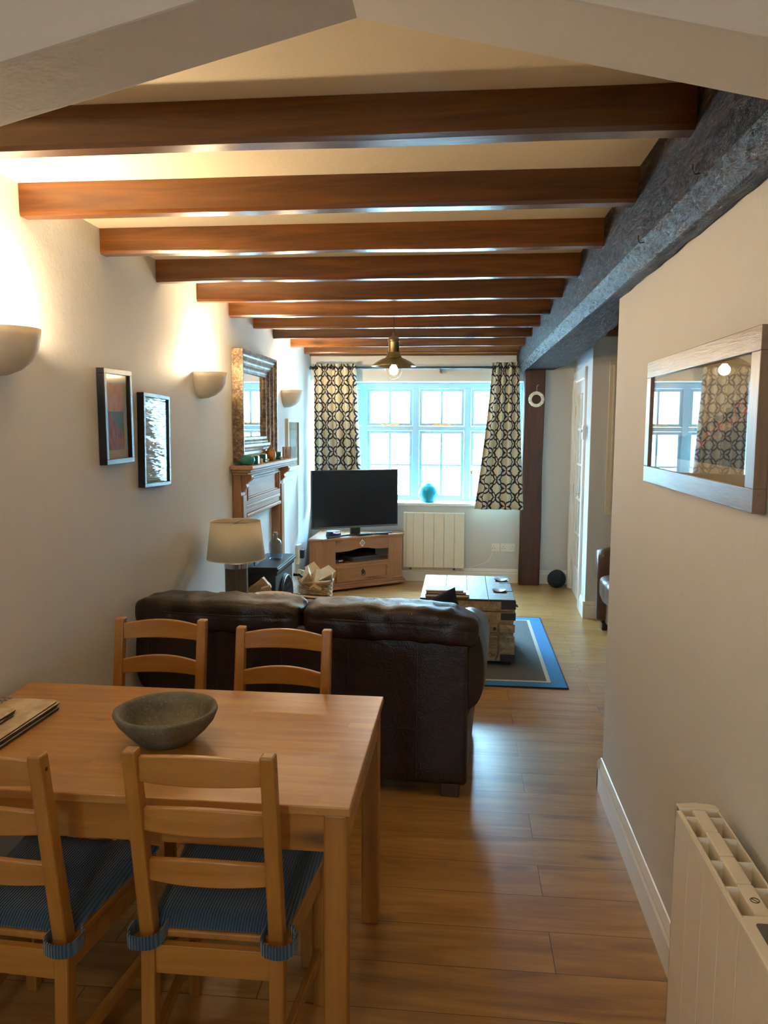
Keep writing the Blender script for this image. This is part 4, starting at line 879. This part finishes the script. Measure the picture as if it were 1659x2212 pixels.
bm = BM(); lathe(bm, [(.054, 2.045), (.060, 2.02), (.061, 1.99), (.054, 1.955), (.038, 1.930), (.018, 1.917), (0, 1.913)], seg=40); obj('glass_globe', bm, 'bulbglass', pd, smooth=True)
bm = BM(); lathe(bm, [(0, 2.03), (.012, 2.03), (.014, 2.01), (.026, 1.99), (.030, 1.97), (.022, 1.948), (0, 1.942)], seg=24); obj('bulb', bm, 'bulb', pd, smooth=True)
l = bpy.data.lights.new('pendant_light', 'POINT'); l.energy = PENDANT_W; l.color = WARM; l.shadow_soft_size = .034; lo = bpy.data.objects.new('pendant_light', l); C.objects.link(lo); lo.parent = pd; lo.location = (0, 0, 1.972)
# fill lamp added behind the camera, shaped as a ceiling dome
kl = thing('rear_fill_lamp', 'added round fill lamp, unseen behind the camera', 'fill light', (-.42, -.9, 2.399)); bm = BM(); lathe(bm, [(0, 0), (.15, 0), (.15, -.02), (0, -.02)], seg=32); obj('base', bm, 'white', kl)
bm = BM(); lathe(bm, [(.14, -.02), (.12, -.06), (.06, -.085), (0, -.09)], seg=32); obj('shade', bm, emit('fill_lamp_glow', (1, .8, .55, 1), 3), kl, smooth=True)
l = bpy.data.lights.new('rear_fill_light', 'POINT'); l.energy = REAR_FILL_W; l.color = (1, .74, .46); l.shadow_soft_size = .12; lo = bpy.data.objects.new('rear_fill_light', l); C.objects.link(lo); lo.parent = kl; lo.location = (0, 0, -.24)

# ------------------------------------------------------------------ curtains and pole
pole = thing('curtain_pole', 'slim dark metal curtain pole above the window', 'curtain pole', (0, 7.85, 2.172))
bm = BM(); tube(bm, [(-1.525, 0, 0), (.60, 0, 0)], .0125, 14); obj('rod', bm, 'darkmetal', pole, smooth=True)
for x in (-1.530, .585): bm = BM(); tube(bm, [(x, 0, 0), (x + .018, 0, 0)], .018, 14); obj('finial', bm, 'darkmetal', pole, smooth=True)
for x in (-1.50, -.22, .57): bm = BM(); box(bm, x - .006, -.006, -.05 if x == -.22 else -.02, x + .006, .126, .012); obj('bracket', bm, 'darkmetal', pole)
def curtain(label, xt0, xt1, xb0, xb1, ztop, zbot, nf, seed):
    t = thing('curtain', label, 'curtain', (0, 7.85, 0), 0, 'trellis pattern curtains'); bm = BM(); uvl = bm.loops.layers.uv.verify(); nu, nv = nf * 16, 30; G = []; U = []
    for j in range(nv + 1):
        v = j / nv; z = lerp(ztop, zbot, v); row = []; us = []; s = 0; last = None
        for i in range(nu + 1):
            u = i / nu; x = lerp(lerp(xt0, xt1, u), lerp(xb0, xb1, u), v ** 1.3); amp = lerp(.024, .030, v)
            y = amp * math.sin(u * nf * 2 * PI + .7 * noise.noise(Vector((u * 3, v * 1.5, seed)))) + .008 * noise.noise(Vector((u * 8, v * 3, seed + 3)))
            x += .005 * math.cos(u * nf * 4 * PI) * (0.5 + .5 * v)
            p = Vector((x, y, z)); 
            if last is not None: s += math.hypot(x - last.x, y - last.y)
            last = p; row.append(bm.verts.new(p)); us.append(s)
        G.append(row); U.append(us)
    for j in range(nv):
        for i in range(nu):
            f = bm.faces.new((G[j][i], G[j][i + 1], G[j + 1][i + 1], G[j + 1][i])); w0 = U[0]
            for lp_, (jj, ii) in zip(f.loops, ((j, i), (j, i + 1), (j + 1, i + 1), (j + 1, i))): lp_[uvl].uv = (w0[ii] * 1.0 + seed, lerp(ztop, zbot, jj / nv))
    o = obj('fabric', bm, 'curtain', t, smooth=True); so = o.modifiers.new('thick', 'SOLIDIFY'); so.thickness = .003
    for i in range(nf):
        u = (i + .25) / nf; x = lerp(xt0, xt1, u); bm = BM(); tube(bm, [(x + .004, .019 * math.cos(a), -.0 + 2.172 + .019 * math.sin(a)) for a in [2 * PI * q / 16 for q in range(16)]], .005, 6, True); obj('eyelet_ring', bm, 'darkmetal', t)
curtain('cream curtain with navy trellis pattern, hanging behind the television', -1.492, -1.066, -1.492, -.99, 2.212, .80, 5, 1.3)
curtain('cream curtain with navy trellis pattern, hanging next to the timber post', .290, .552, .135, .620, 2.222, .768, 4, 4.0)

# ------------------------------------------------------------------ vase, wreath, knot
bm = BM(); lathe(bm, [(0, 0), (.055, 0), (.078, .02), (.098, .062), (.103, .105), (.092, .150), (.066, .180), (.045, .188), (.043, .194), (.036, .194), (.038, .185), (.06, .172), (.086, .14), (.094, .10), (.08, .03), (0, .012)], seg=48)
tag(obj('turquoise_vase', bm, 'turq', smooth=True, loc=(-.331, 8.06, .812)), 'round turquoise glazed vase on the window sill', 'vase')
wr = thing('bead_wreath', 'small white pebble wreath hung on the timber post', 'wreath', (.725, 7.845, 1.862))
bm = BM()
for q in range(26):
    a = 2 * PI * q / 26
    for rr, off in ((.068, 0), (.055, .5)):
        aa = a + off * 2 * PI / 26; c_ = Vector((rr * math.cos(aa), random.uniform(-.006, .006), rr * math.sin(aa))); mt = Matrix.Translation(c_); bmesh.ops.create_uvsphere(bm, u_segments=8, v_segments=6, radius=.0105, matrix=mt)
obj('beads', bm, 'ceramic', wr, smooth=True); bm = BM(); tube(bm, [(0, 0, .07), (.004, .006, .13), (.018, .012, .142)], .0015, 6); obj('string', bm, 'ceramic', wr)
kn = thing('rope_knot_doorstop', 'navy rope knot ball on the floor between post and door', 'doorstop', (.965, 7.80, 0))
bm = BM(); bmesh.ops.create_uvsphere(bm, u_segments=24, v_segments=16, radius=.078, matrix=Matrix.Translation((0, 0, .078))); obj('core', bm, 'knot', kn, smooth=True)
for ax in range(3):
    bm = BM()
    for q in (-2, -1, 0, 1, 2):
        off = q * .0145; R2 = (.082 ** 2 - off ** 2) ** .5; pts = []
        for s in range(28):
            a = 2 * PI * s / 28; w_ = .0025 * math.sin(2 * a) ; p = [R2 * math.cos(a), R2 * math.sin(a), off + w_]; p = p[ax:] + p[:ax]; e = 1 + (.05 if (ax + int(a / (PI / 2))) % 2 else 0); v = Vector(p) * e; pts.append((v.x, v.y, max(v.z + .086, .008)))
        tube(bm, pts, .0075, 8, True)
    obj('rope_strand', bm, 'knot', kn, smooth=True)

# ------------------------------------------------------------------ radiators, sockets
r1 = thing('panel_radiator', 'slim white six-panel electric radiator below the window', 'radiator', (-.267, 7.90, .15))
bm = BM(); box(bm, -.312, .006, .0, .312, .07, .568); obj('body', bm, 'rad', r1, bevel=.004)
for q in range(6): x = -.312 + q * .104; obj('front_panel', one(box, x + .003 + (.03 if q == 0 else 0), -.004, .004, x + .101, .007, .566), 'rad', r1, bevel=.0025)
obj('end_strip', one(box, -.312, -.002, .004, -.284, .007, .566), 'rad', r1, bevel=.002)
bm = BM(); box(bm, -.25, .05, -.03, -.23, .075, .02); box(bm, .2, .05, -.03, .22, .075, .02); obj('wall_bracket', bm, 'greyplastic', r1)
r2 = thing('panel_radiator', 'white electric radiator with slotted top on the right wall in the foreground', 'radiator', (XR, 0, 0))
xa, xb, ra, rb, zt, zbm = -.124, -.034, .95, 1.812, .72, .15
bm = BM(); box(bm, xa, ra, zbm, xa + .006, rb, zt - .002)
for q in range(9): y = rb - .03 - q * .087; 
box(bm, xb - .004, ra, zbm, xb, rb, zt); box(bm, xa, rb - .006, zbm, xb, rb, zt); box(bm, xa, ra, zbm, xb, ra + .006, zt)
obj('body', bm, 'rad', r2, bevel=.003)
capn = [(xa, rb - .028), (xa, rb - .012), (xa + .012, rb - .002), ((xa + xb) / 2, rb + .004), (xb - .01, rb - .002), (xb, rb - .012), (xb, rb - .028)]
bm = BM(); prism(bm, capn, 'z', zbm, zt + .002); obj('end_cap', bm, 'rad', r2, bevel=.002)
for y in (rb - .062, rb - .153, rb - .244, rb - .335, rb - .426): obj('fin_divider', one(box, xa + .005, y - .004, zt - .05, xb - .003, y, zt - .0003), 'rad', r2)
for q in range(4):
    ya = rb - .030 - q * .0985; ob = obj('top_bar', one(box, xa + .028, ya - .096, zt - .05, xb - .032, ya - .001, zt + .0015), 'rad', r2, bevel=.003)
    if q == 3:
        bm = BM(); cx, cy = (xa + xb) / 2 - .002, ya - .055; tube(bm, [(cx + .008 * math.cos(a), cy + .008 * math.sin(a), zt + .002) for a in [2 * PI * s / 20 for s in range(20)]], .0008, 5, True); tube(bm, [(cx - .005, cy + .006, zt + .002), (cx + .005, cy - .006, zt + .002)], .0008, 5); obj('symbol', bm, 'slate', ob)
for q in range(4): y = rb - .030 - q * .1025; obj('front_panel', one(box, xa - .006, y - .1015, zbm + .004, xa + .002, y, zt - .003), 'rad', r2, bevel=.001)
bm = BM(); prism(bm, rrect(xa - .009, ra - .002, xb + .006, 1.372, .015), 'z', zbm, zt + .008); cbx = obj('control_box', bm, 'rad', r2, bevel=.003)
bm = BM(); prism(bm, rrect(xa + .014, ra + .03, xb - .004, 1.350, .006), 'z', zt + .008, zt + .0095); obj('display', bm, 'greyplastic', cbx)

def plate(label, cx, w_, holes):
    t = thing('wall_socket', label, 'socket', (cx, YB - .001, .363), 0); obj('faceplate', one(box, -w_ / 2, -.009, -.043, w_ / 2, 0, .043), 'white', t, bevel=.003); bm = BM()
    for hx_ in holes:
        for dx_, dz in ((0, .012), (-.011, -.008), (.011, -.008)): box(bm, hx_ + dx_ - .003, -.0095, dz - .003, hx_ + dx_ + .003, -.0088, dz + .003)
    obj('pin_hole', bm, 'slate', t); return t
plate('white double wall socket beside the timber post', .486, .146, (-.045, .045)); obj('switch', one(box, -.012, -.013, .004, .012, -.008, .026), 'white', C.objects[-1] if False else [o for o in C.objects if o.name.startswith('wall_socket')][-1], bevel=.001)
plate('white blank-looking single socket plate left of the double socket', .364, .086, (-.02,))
bm = BM(); tube(bm, spline([(.33, 7.965, .32), (.30, 7.955, .24), (.24, 7.95, .20), (.10, 7.955, .150), (.02, 7.95, .10), (-.03, 7.95, .20)], 6, False), .003, 6); tag(obj('power_cable', bm, 'white'), 'thin white cable trailing from socket to the radiator', 'cable')

# ------------------------------------------------------------------ tv cabinet
A_ = Vector((-1.29, 7.25)); dd = Vector((.67, .51)).normalized(); ang_c = math.atan2(dd.y, dd.x)
tc = thing('tv_cabinet', 'pine corner television cabinet with open shelf and one drawer', 'cabinet', (A_.x, A_.y, 0), ang_c)
ic = Matrix.Rotation(-ang_c, 2)
def loc2(x, y): q = ic @ (Vector((x, y)) - A_); return (q.x, q.y)
LEN = .89
P0, P1 = (0, 0), (LEN, 0); PL = loc2(-1.43, 7.25); PLB = loc2(-1.43, 7.90); PRB = loc2(-.62, 7.93); PCB = loc2(-1.3, 7.93)
def pent(off=0): return [(0 - off * 1.0, -off), (LEN + off, -off), (PRB[0] + off * .5, PRB[1]), PCB, PLB, (PL[0] - off, PL[1] - off * .4)]
bm = BM(); prism(bm, pent(.014), 'z', .500, .523); obj('top', bm, 'cab_x', tc, bevel=.006)
bm = BM(); prism(bm, pent(.030), 'z', .022, .045); prism(bm, pent(.020), 'z', .045, .060); prism(bm, pent(.008), 'z', .060, .085); obj('plinth', bm, 'cab_x', tc, bevel=.005)
bm = BM(); T = .02
prism(bm, [(0, 0), (.128, 0), (.128, T), (T * .6, T), (PL[0] + T * .8, PL[1] + T * .6), (PL[0], PL[1])], 'z', .085, .50); obj('side_panel', bm, 'cab_z', tc, bevel=.002); bm = BM()
prism(bm, [(.728, 0), (LEN, 0), (PRB[0], PRB[1]), (PRB[0] - T, PRB[1]), (LEN - T, T), (.728, T)], 'z', .085, .50); obj('side_panel', bm, 'cab_z', tc, bevel=.002); bm = BM()
prism(bm, [PL, (PL[0] + T, PL[1] + T), (PLB[0] + T, PLB[1]), PLB], 'z', .085, .50)
obj('side_panel', bm, 'cab_z', tc, bevel=.002)
arcp = [(.128, .50), (.128, .384), (.20, .384), (.27, .386), (.32, .393), (.37, .404), (.43, .409), (.49, .404), (.54, .393), (.59, .386), (.66, .384), (.728, .384), (.728, .50)]
obj('arched_rail', one(prism, arcp, 'y', 0.0005, T), 'cab_x', tc, bevel=.002)
bm = BM(); box(bm, .128, 0.0005, .243, .728, T, .268); prism(bm, [(.02, T), (.87, T), (PRB[0] - .03, PRB[1] - .02), PCB, (PLB[0] + .03, PLB[1] - .02), (.02, .05)], 'z', .252, .266); obj('shelf', bm, 'cab_x', tc)
bm = BM(); box(bm, .60, .30, .27, .72, .31, .49); prism(bm, [(.03, .33), (.80, .33), (.80, .34), (.03, .34)], 'z', .09, .50); obj('back_panel', bm, 'black', tc)
bm = BM(); box(bm, .131, -.006, .089, .726, T, .240); dwr = obj('drawer', bm, 'cab_x', tc, bevel=.002)
bm = BM(); y0, y1 = -.016, -.005
box(bm, .131, y0, .089, .726, y1, .112); box(bm, .131, y0, .217, .726, y1, .240); box(bm, .131, y0, .112, .160, y1, .217); box(bm, .697, y0, .112, .726, y1, .217); obj('drawer_moulding', bm, 'cab_x', dwr, bevel=.004)
bm = BM(); prism(bm, spline([(.415, .150), (.415, .170), (.405, .178), (.418, .186), (.428, .205), (.438, .186), (.451, .178), (.441, .170), (.441, .150)], 3), 'y', -.010, -.006); tube(bm, [(.428 + .022 * math.cos(a), -.018, .158 + .024 * math.sin(a)) for a in [2 * PI * q / 20 for q in range(20)]], .003, 6, True); obj('handle', bm, 'ironstrap', dwr)
bm = BM(); prism(bm, [(.423 - .032, .455), (.423, .455 - .038), (.423 + .032, .455), (.423, .455 + .038)], 'y', -.004, .002); tl = obj('inlaid_tile', bm, 'ceramic', tc, bevel=.001)
bm = BM()
for q in range(8): a = 2 * PI * q / 8; prism(bm, [(.423 + .004 * math.cos(a), .455 + .004 * math.sin(a)), (.423 + .016 * math.cos(a - .25), .455 + .016 * math.sin(a - .25)), (.423 + .020 * math.cos(a), .455 + .020 * math.sin(a)), (.423 + .016 * math.cos(a + .25), .455 + .016 * math.sin(a + .25))], 'y', -.0048, -.0038)
obj('tile_motif', bm, 'navy', tl)
for x, y in ((.05, .05), (.84, .05)): obj('foot', one(cyl, x, y, 0, .024, .035), 'cab_z', tc)
# devices in and on the cabinet
cm = Matrix.Rotation(ang_c, 4, 'Z'); cm.translation = (A_.x, A_.y, 0)
def oncab(x, y, z): v = cm @ Vector((x, y, z)); return (v.x, v.y, v.z)
sb = thing('disc_player', 'slim dark disc player on the open shelf of the cabinet', 'disc player', oncab(.50, .16, .267), ang_c + .05); obj('casing', one(box, -.16, -.10, 0, .16, .10, .042), 'greyplastic', sb, bevel=.004); obj('front_strip', one(box, -.155, -.102, .012, .155, -.100, .036), 'black', sb)
sb = thing('router_box', 'small black box with white strip on the shelf, left of player', 'router', oncab(.20, .12, .267), ang_c); obj('casing', one(box, -.05, -.05, 0, .05, .05, .03), 'darkplastic', sb, bevel=.004); obj('strip', one(box, .0, -.052, .012, .042, -.05, .022), 'wax', sb)
tv = thing('television', 'large flat black television angled on the corner cabinet', 'television', (-1.40 + .80 * .475 - .0, 7.3 + .45 * .5, .523), math.atan2(.47, .85))
tvw = .452
obj('casing', one(box, -tvw, 0, .08, tvw, .04, .647), 'black', tv, bevel=.006); obj('screen', one(box, -tvw + .012, -.002, .100, tvw - .012, .001, .637), 'screen', tv)
obj('bezel_bottom', one(box, -tvw + .002, -.004, .081, tvw - .002, .001, .099), 'greyplastic', tv, bevel=.001)
bm = BM(); box(bm, -.05, .005, .01, .05, .035, .10)
tube(bm, spline([(-.33, -.10, .008), (-.2, -.05, .011), (-.06, -.01, .013), (.06, -.01, .013), (.2, -.03, .011), (.34, -.07, .008)], 5, False), .009, 8); obj('stand', bm, 'darkplastic', tv, bevel=.002)
sp_ = thing('smart_speaker', 'black puck speaker with a violet light ring beneath the television', 'speaker', oncab(.17, .12, .524), ang_c); bm = BM(); cyl(bm, 0, 0, 0, .052, .075, .07, 32); obj('casing', bm, 'darkplastic', sp_, smooth=False, bevel=.006)
bm = BM(); tube(bm, [(.071 * math.cos(a), .071 * math.sin(a), .046 - .006 * math.sin((a + 2.2) * 2)) for a in [-2.1 + 1.1 * q / 12 for q in range(13)]], .0026, 6); obj('light_ring', bm, emit('violet_led', (.25, .2, 1, 1), 5), sp_)
bm = BM(); puff(bm, (0, 0, .012), (.085, .022, .012), .5, 0, 1, 10); tag(obj('remote_control', bm, 'darkplastic', smooth=True, loc=oncab(.47, .03, .523), rot=(0, 0, ang_c + .15)), 'black remote control at the front edge of the cabinet top', 'remote control')
bm = BM(); box(bm, -.09, -.018, 0, .09, .018, .014); tag(obj('remote_control', bm, 'darkplastic', loc=oncab(.70, .05, .523), rot=(0, 0, ang_c - .15), bevel=.004), 'slim dark remote lying right of the other one on the cabinet', 'remote control')
pg = thing('plug_adapter', 'white plug-in adapters on the wall left of the cabinet', 'plug', (XL(7.35) + .001, 7.18, .40)); obj('adapter', one(box, 0, -.06, -.10, .035, .05, .08), 'white', pg, bevel=.004); obj('plug', one(box, .03, -.03, -.05, .07, .03, .03), 'darkplastic', pg, bevel=.004)

# ------------------------------------------------------------------ basket
bk = thing('wicker_basket', 'round pale wicker basket of kindling boxes in front of cabinet', 'basket', (-1.225, 6.50, 0))
bm = BM(); nr = 15; R0, R1, H = .118, .138, .27
for q in range(nr):
    z = .012 + q * H / nr; r = lerp(R0, R1, q / nr); pts = []
    for s in range(56): a = 2 * PI * s / 56; rr = r + .005 * math.sin(a * 14 + q * PI); pts.append((rr * math.cos(a), rr * math.sin(a), z + .003 * math.cos(a * 14 + q * PI)))
    tube(bm, pts, .0095, 7, True)
cyl(bm, 0, 0, .003, .012, .11); obj('woven_body', bm, 'wicker', bk, smooth=True)
bm = BM(); pts = [(.142 * math.cos(a), .142 * math.sin(a), .283 + .002 * math.sin(a * 30)) for a in [2 * PI * s / 60 for s in range(60)]]; tube(bm, pts, .013, 8, True); obj('rim', bm, 'wicker', bk, smooth=True)
for s in (-1, 1): bm = BM(); tube(bm, [(s * .142 + 0, .05 * math.cos(a), .285 + .055 * math.sin(a)) for a in [PI * q / 10 for q in range(11)]], .009, 8); obj('handle', bm, 'wicker', bk, smooth=True)
def wedge(kind, loc, rot, lab, sc=1):
    bm = BM()
    if kind == 'tri': prism(bm, [(-.06 * sc, -.04), (.06 * sc, -.04), (0, .075 * sc)], 'y', -.075, .075)
    else: box(bm, -.05 * sc, -.09, -.035, .05 * sc, .09, .035)
    bmesh.ops.subdivide_edges(bm, edges=bm.edges[:], cuts=2, use_grid_fill=True)
    for v in bm.verts: v.co += Vector((noise.noise(v.co * 15 + Vector(loc) * 9), noise.noise(v.co * 13), noise.noise(v.co * 17))) * .004
    tag(obj('kindling_block', bm, 'card', loc=loc, rot=rot), lab, 'firewood', 'kindling blocks in the basket')
wedge('tri', (-1.285, 6.44, .325), (.2, .1, .25), 'triangular split block standing at the left of the basket', .9)
wedge('box', (-1.245, 6.56, .33), (.5, -.5, .4), 'split wood block behind the middle of the basket')
wedge('box', (-1.155, 6.50, .32), (.35, .45, -.6), 'square split block sticking out to the right of the basket')
wedge('box', (-1.205, 6.42, .285), (.9, .5, .5), 'grooved pale block at the front of the basket', .8)
wedge('box', (-1.315, 6.56, .30), (.1, .3, .9), 'flat block at the rear left of the basket', .9)

# ------------------------------------------------------------------ rug and trunk
rg = thing('area_rug', 'flat-woven grey rug with bright blue border and cream line', 'rug', (.065, 5.603, 0))
rx, ry = .61, .888
obj('blue_border', one(box, -rx, -ry, .0005, rx, ry, .0075), 'rug_blue', rg, bevel=.001)
bm = BM(); a, b = rx - .095, ry - .095
for (p, q, r, s) in ((-a, -b, a, -b + .024), (-a, b - .024, a, b), (-a, -b + .024, -a + .024, b - .024), (a - .024, -b + .024, a, b - .024)): box(bm, p, q, .0075, r, s, .0083)
obj('cream_line', bm, 'rug_cream', rg); obj('centre_field', one(box, -a + .024, -b + .024, .0075, a - .024, b - .024, .0085), 'rug_in', rg)
bm = BM()
for (p, q, r, s) in ((-rx - .002, -ry - .002, rx + .002, -ry + .006), (-rx - .002, ry - .006, rx + .002, ry + .002), (-rx - .002, -ry, -rx + .006, ry), (rx - .006, -ry, rx + .002, ry)): box(bm, p, q, .0005, r, s, .0085)
obj('binding', bm, 'navy', rg)

tk = thing('storage_trunk', 'weathered cream-painted wooden chest with iron corners used as a coffee table', 'trunk', (.055, 5.515, .0085))
hx, hy = .315, .402
bm = BM(); box(bm, -hx + .008, -hy + .008, .03, hx - .008, hy - .008, .365)
obj('body', bm, 'trunk', tk, bevel=.004)
for x, y in ((-.27, -.34), (.27, -.34), (-.27, .34), (.27, .34)): obj('foot', one(box, x - .025, y - .025, 0, x + .025, y + .025, .031), 'black', tk)  # black colour stands in for the shade beneath the chest
bm = BM(); box(bm, -hx, -hy, .372, hx, hy, .440); ld = obj('lid', bm, 'trunk', tk, bevel=.004)
bxs = [-.315, -.150, .0, .140, .315]
for a, b in zip(bxs, bxs[1:]): obj('lid_board', one(box, a + .0015, -hy - .004, .440, b - .0015, hy + .004, .452), 'trunktop', ld, bevel=.002)
bm = BM(); box(bm, -hx, -hy - .014, .232, hx, -hy + .01, .285); box(bm, -hx + .0, -hy - .004, .31, hx, -hy + .01, .365); box(bm, .215, -hy - .002, .04, .225, -hy + .009, .20); box(bm, -hx, -hy - .006, .195, hx, -hy + .01, .205); box(bm, -hx, -hy - .006, .04, -hx + .03, -hy + .01, .20); box(bm, hx - .022, -hy - .006, .04, hx, -hy + .01, .20); obj('batten', bm, 'trunk', tk, bevel=.003)
def strap(par, x0, x1, z0, z1):
    for s in (-1, 1):
        bm = BM(); y = -hy - .0065
        a, b = (x0, x1) if s > 0 else (-x1, -x0); box(bm, a, y, z0, b, y + .004, z1)
        xe = s * (hx + .001); box(bm, min(xe, xe + s * .003), y, z0, max(xe, xe + s * .003), y + .14, z1); obj('corner_strap', bm, 'ironstrap', par, bevel=.001)
strap(ld, .222, hx + .004, .388, .442); strap(tk, .222, hx + .004, .315, .362); strap(tk, .222, hx + .004, .032, .082)
bm = BM()
for y, z in ((.15, 0), (-.13, 0)): box(bm, .235, y - .012, .452, hx + .003, y + .012, .4545)
obj('hinge_strap', bm, 'ironstrap', ld)
bm = BM()
for x in (.125, .182): tube(bm, [(x, -hy - .012, .258), (x, -hy - .020, .258)], .011, 14)
obj('bolt', bm, 'ironstrap', tk)
bm = BM(); tube(bm, spline([(.205, -hy - .022, .290), (.207, -hy - .026, .20), (.206, -hy - .022, .10), (.19, -hy - .018, .04)], 6, False), .006, 8); obj('rope', bm, 'rope', tk)
bm = BM(); tube(bm, [(hx + .004, -hy + .05, .40), (hx + .02, -hy + .05, .395), (hx + .02, -hy + .09, .395), (hx + .004, -hy + .09, .40)], .004, 8); obj('clasp', bm, 'ironstrap', tk)
for i, (y, x, lab) in enumerate(((5.75, .325, 'curved dark coaster on the trunk lid, farther one'), (5.37, .295, 'curved dark coaster on the trunk lid, nearer one'))):
    bm = BM(); lathe(bm, [(0, 0), (.048, 0), (.048, .006), (0, .006)], seg=28)
    for v in bm.verts: v.co.z += .010 * (v.co.x / .048) ** 2
    tag(obj('slate_coaster', bm, 'bookred', loc=(x - .02, y, .462)), lab, 'coaster', 'coasters on the trunk')
for i, (sx, sy, h, x, y, mt, lab) in enumerate(((.145, .075, .020, -.08, 5.205, 'black', 'thick black book at the bottom of the pile on the trunk'), (.130, .072, .012, -.085, 5.215, 'bookred', 'brown book in the middle of the pile on the trunk'), (.125, .070, .008, -.10, 5.225, 'paper', 'white magazine on top of the pile on the trunk'))):
    z = .462 + (0, .021, .034)[i]; t = thing('book', lab, 'book', (x, y, z), .01 * i, 'pile of books on the trunk'); obj('cover', one(box, -sx, -sy, 0, sx, sy, h), mt, t, bevel=.001); obj('page_block', one(box, -sx + .004, -sy - .0005, .003, sx + .0005, sy - .004, h - .003), 'paper', t)
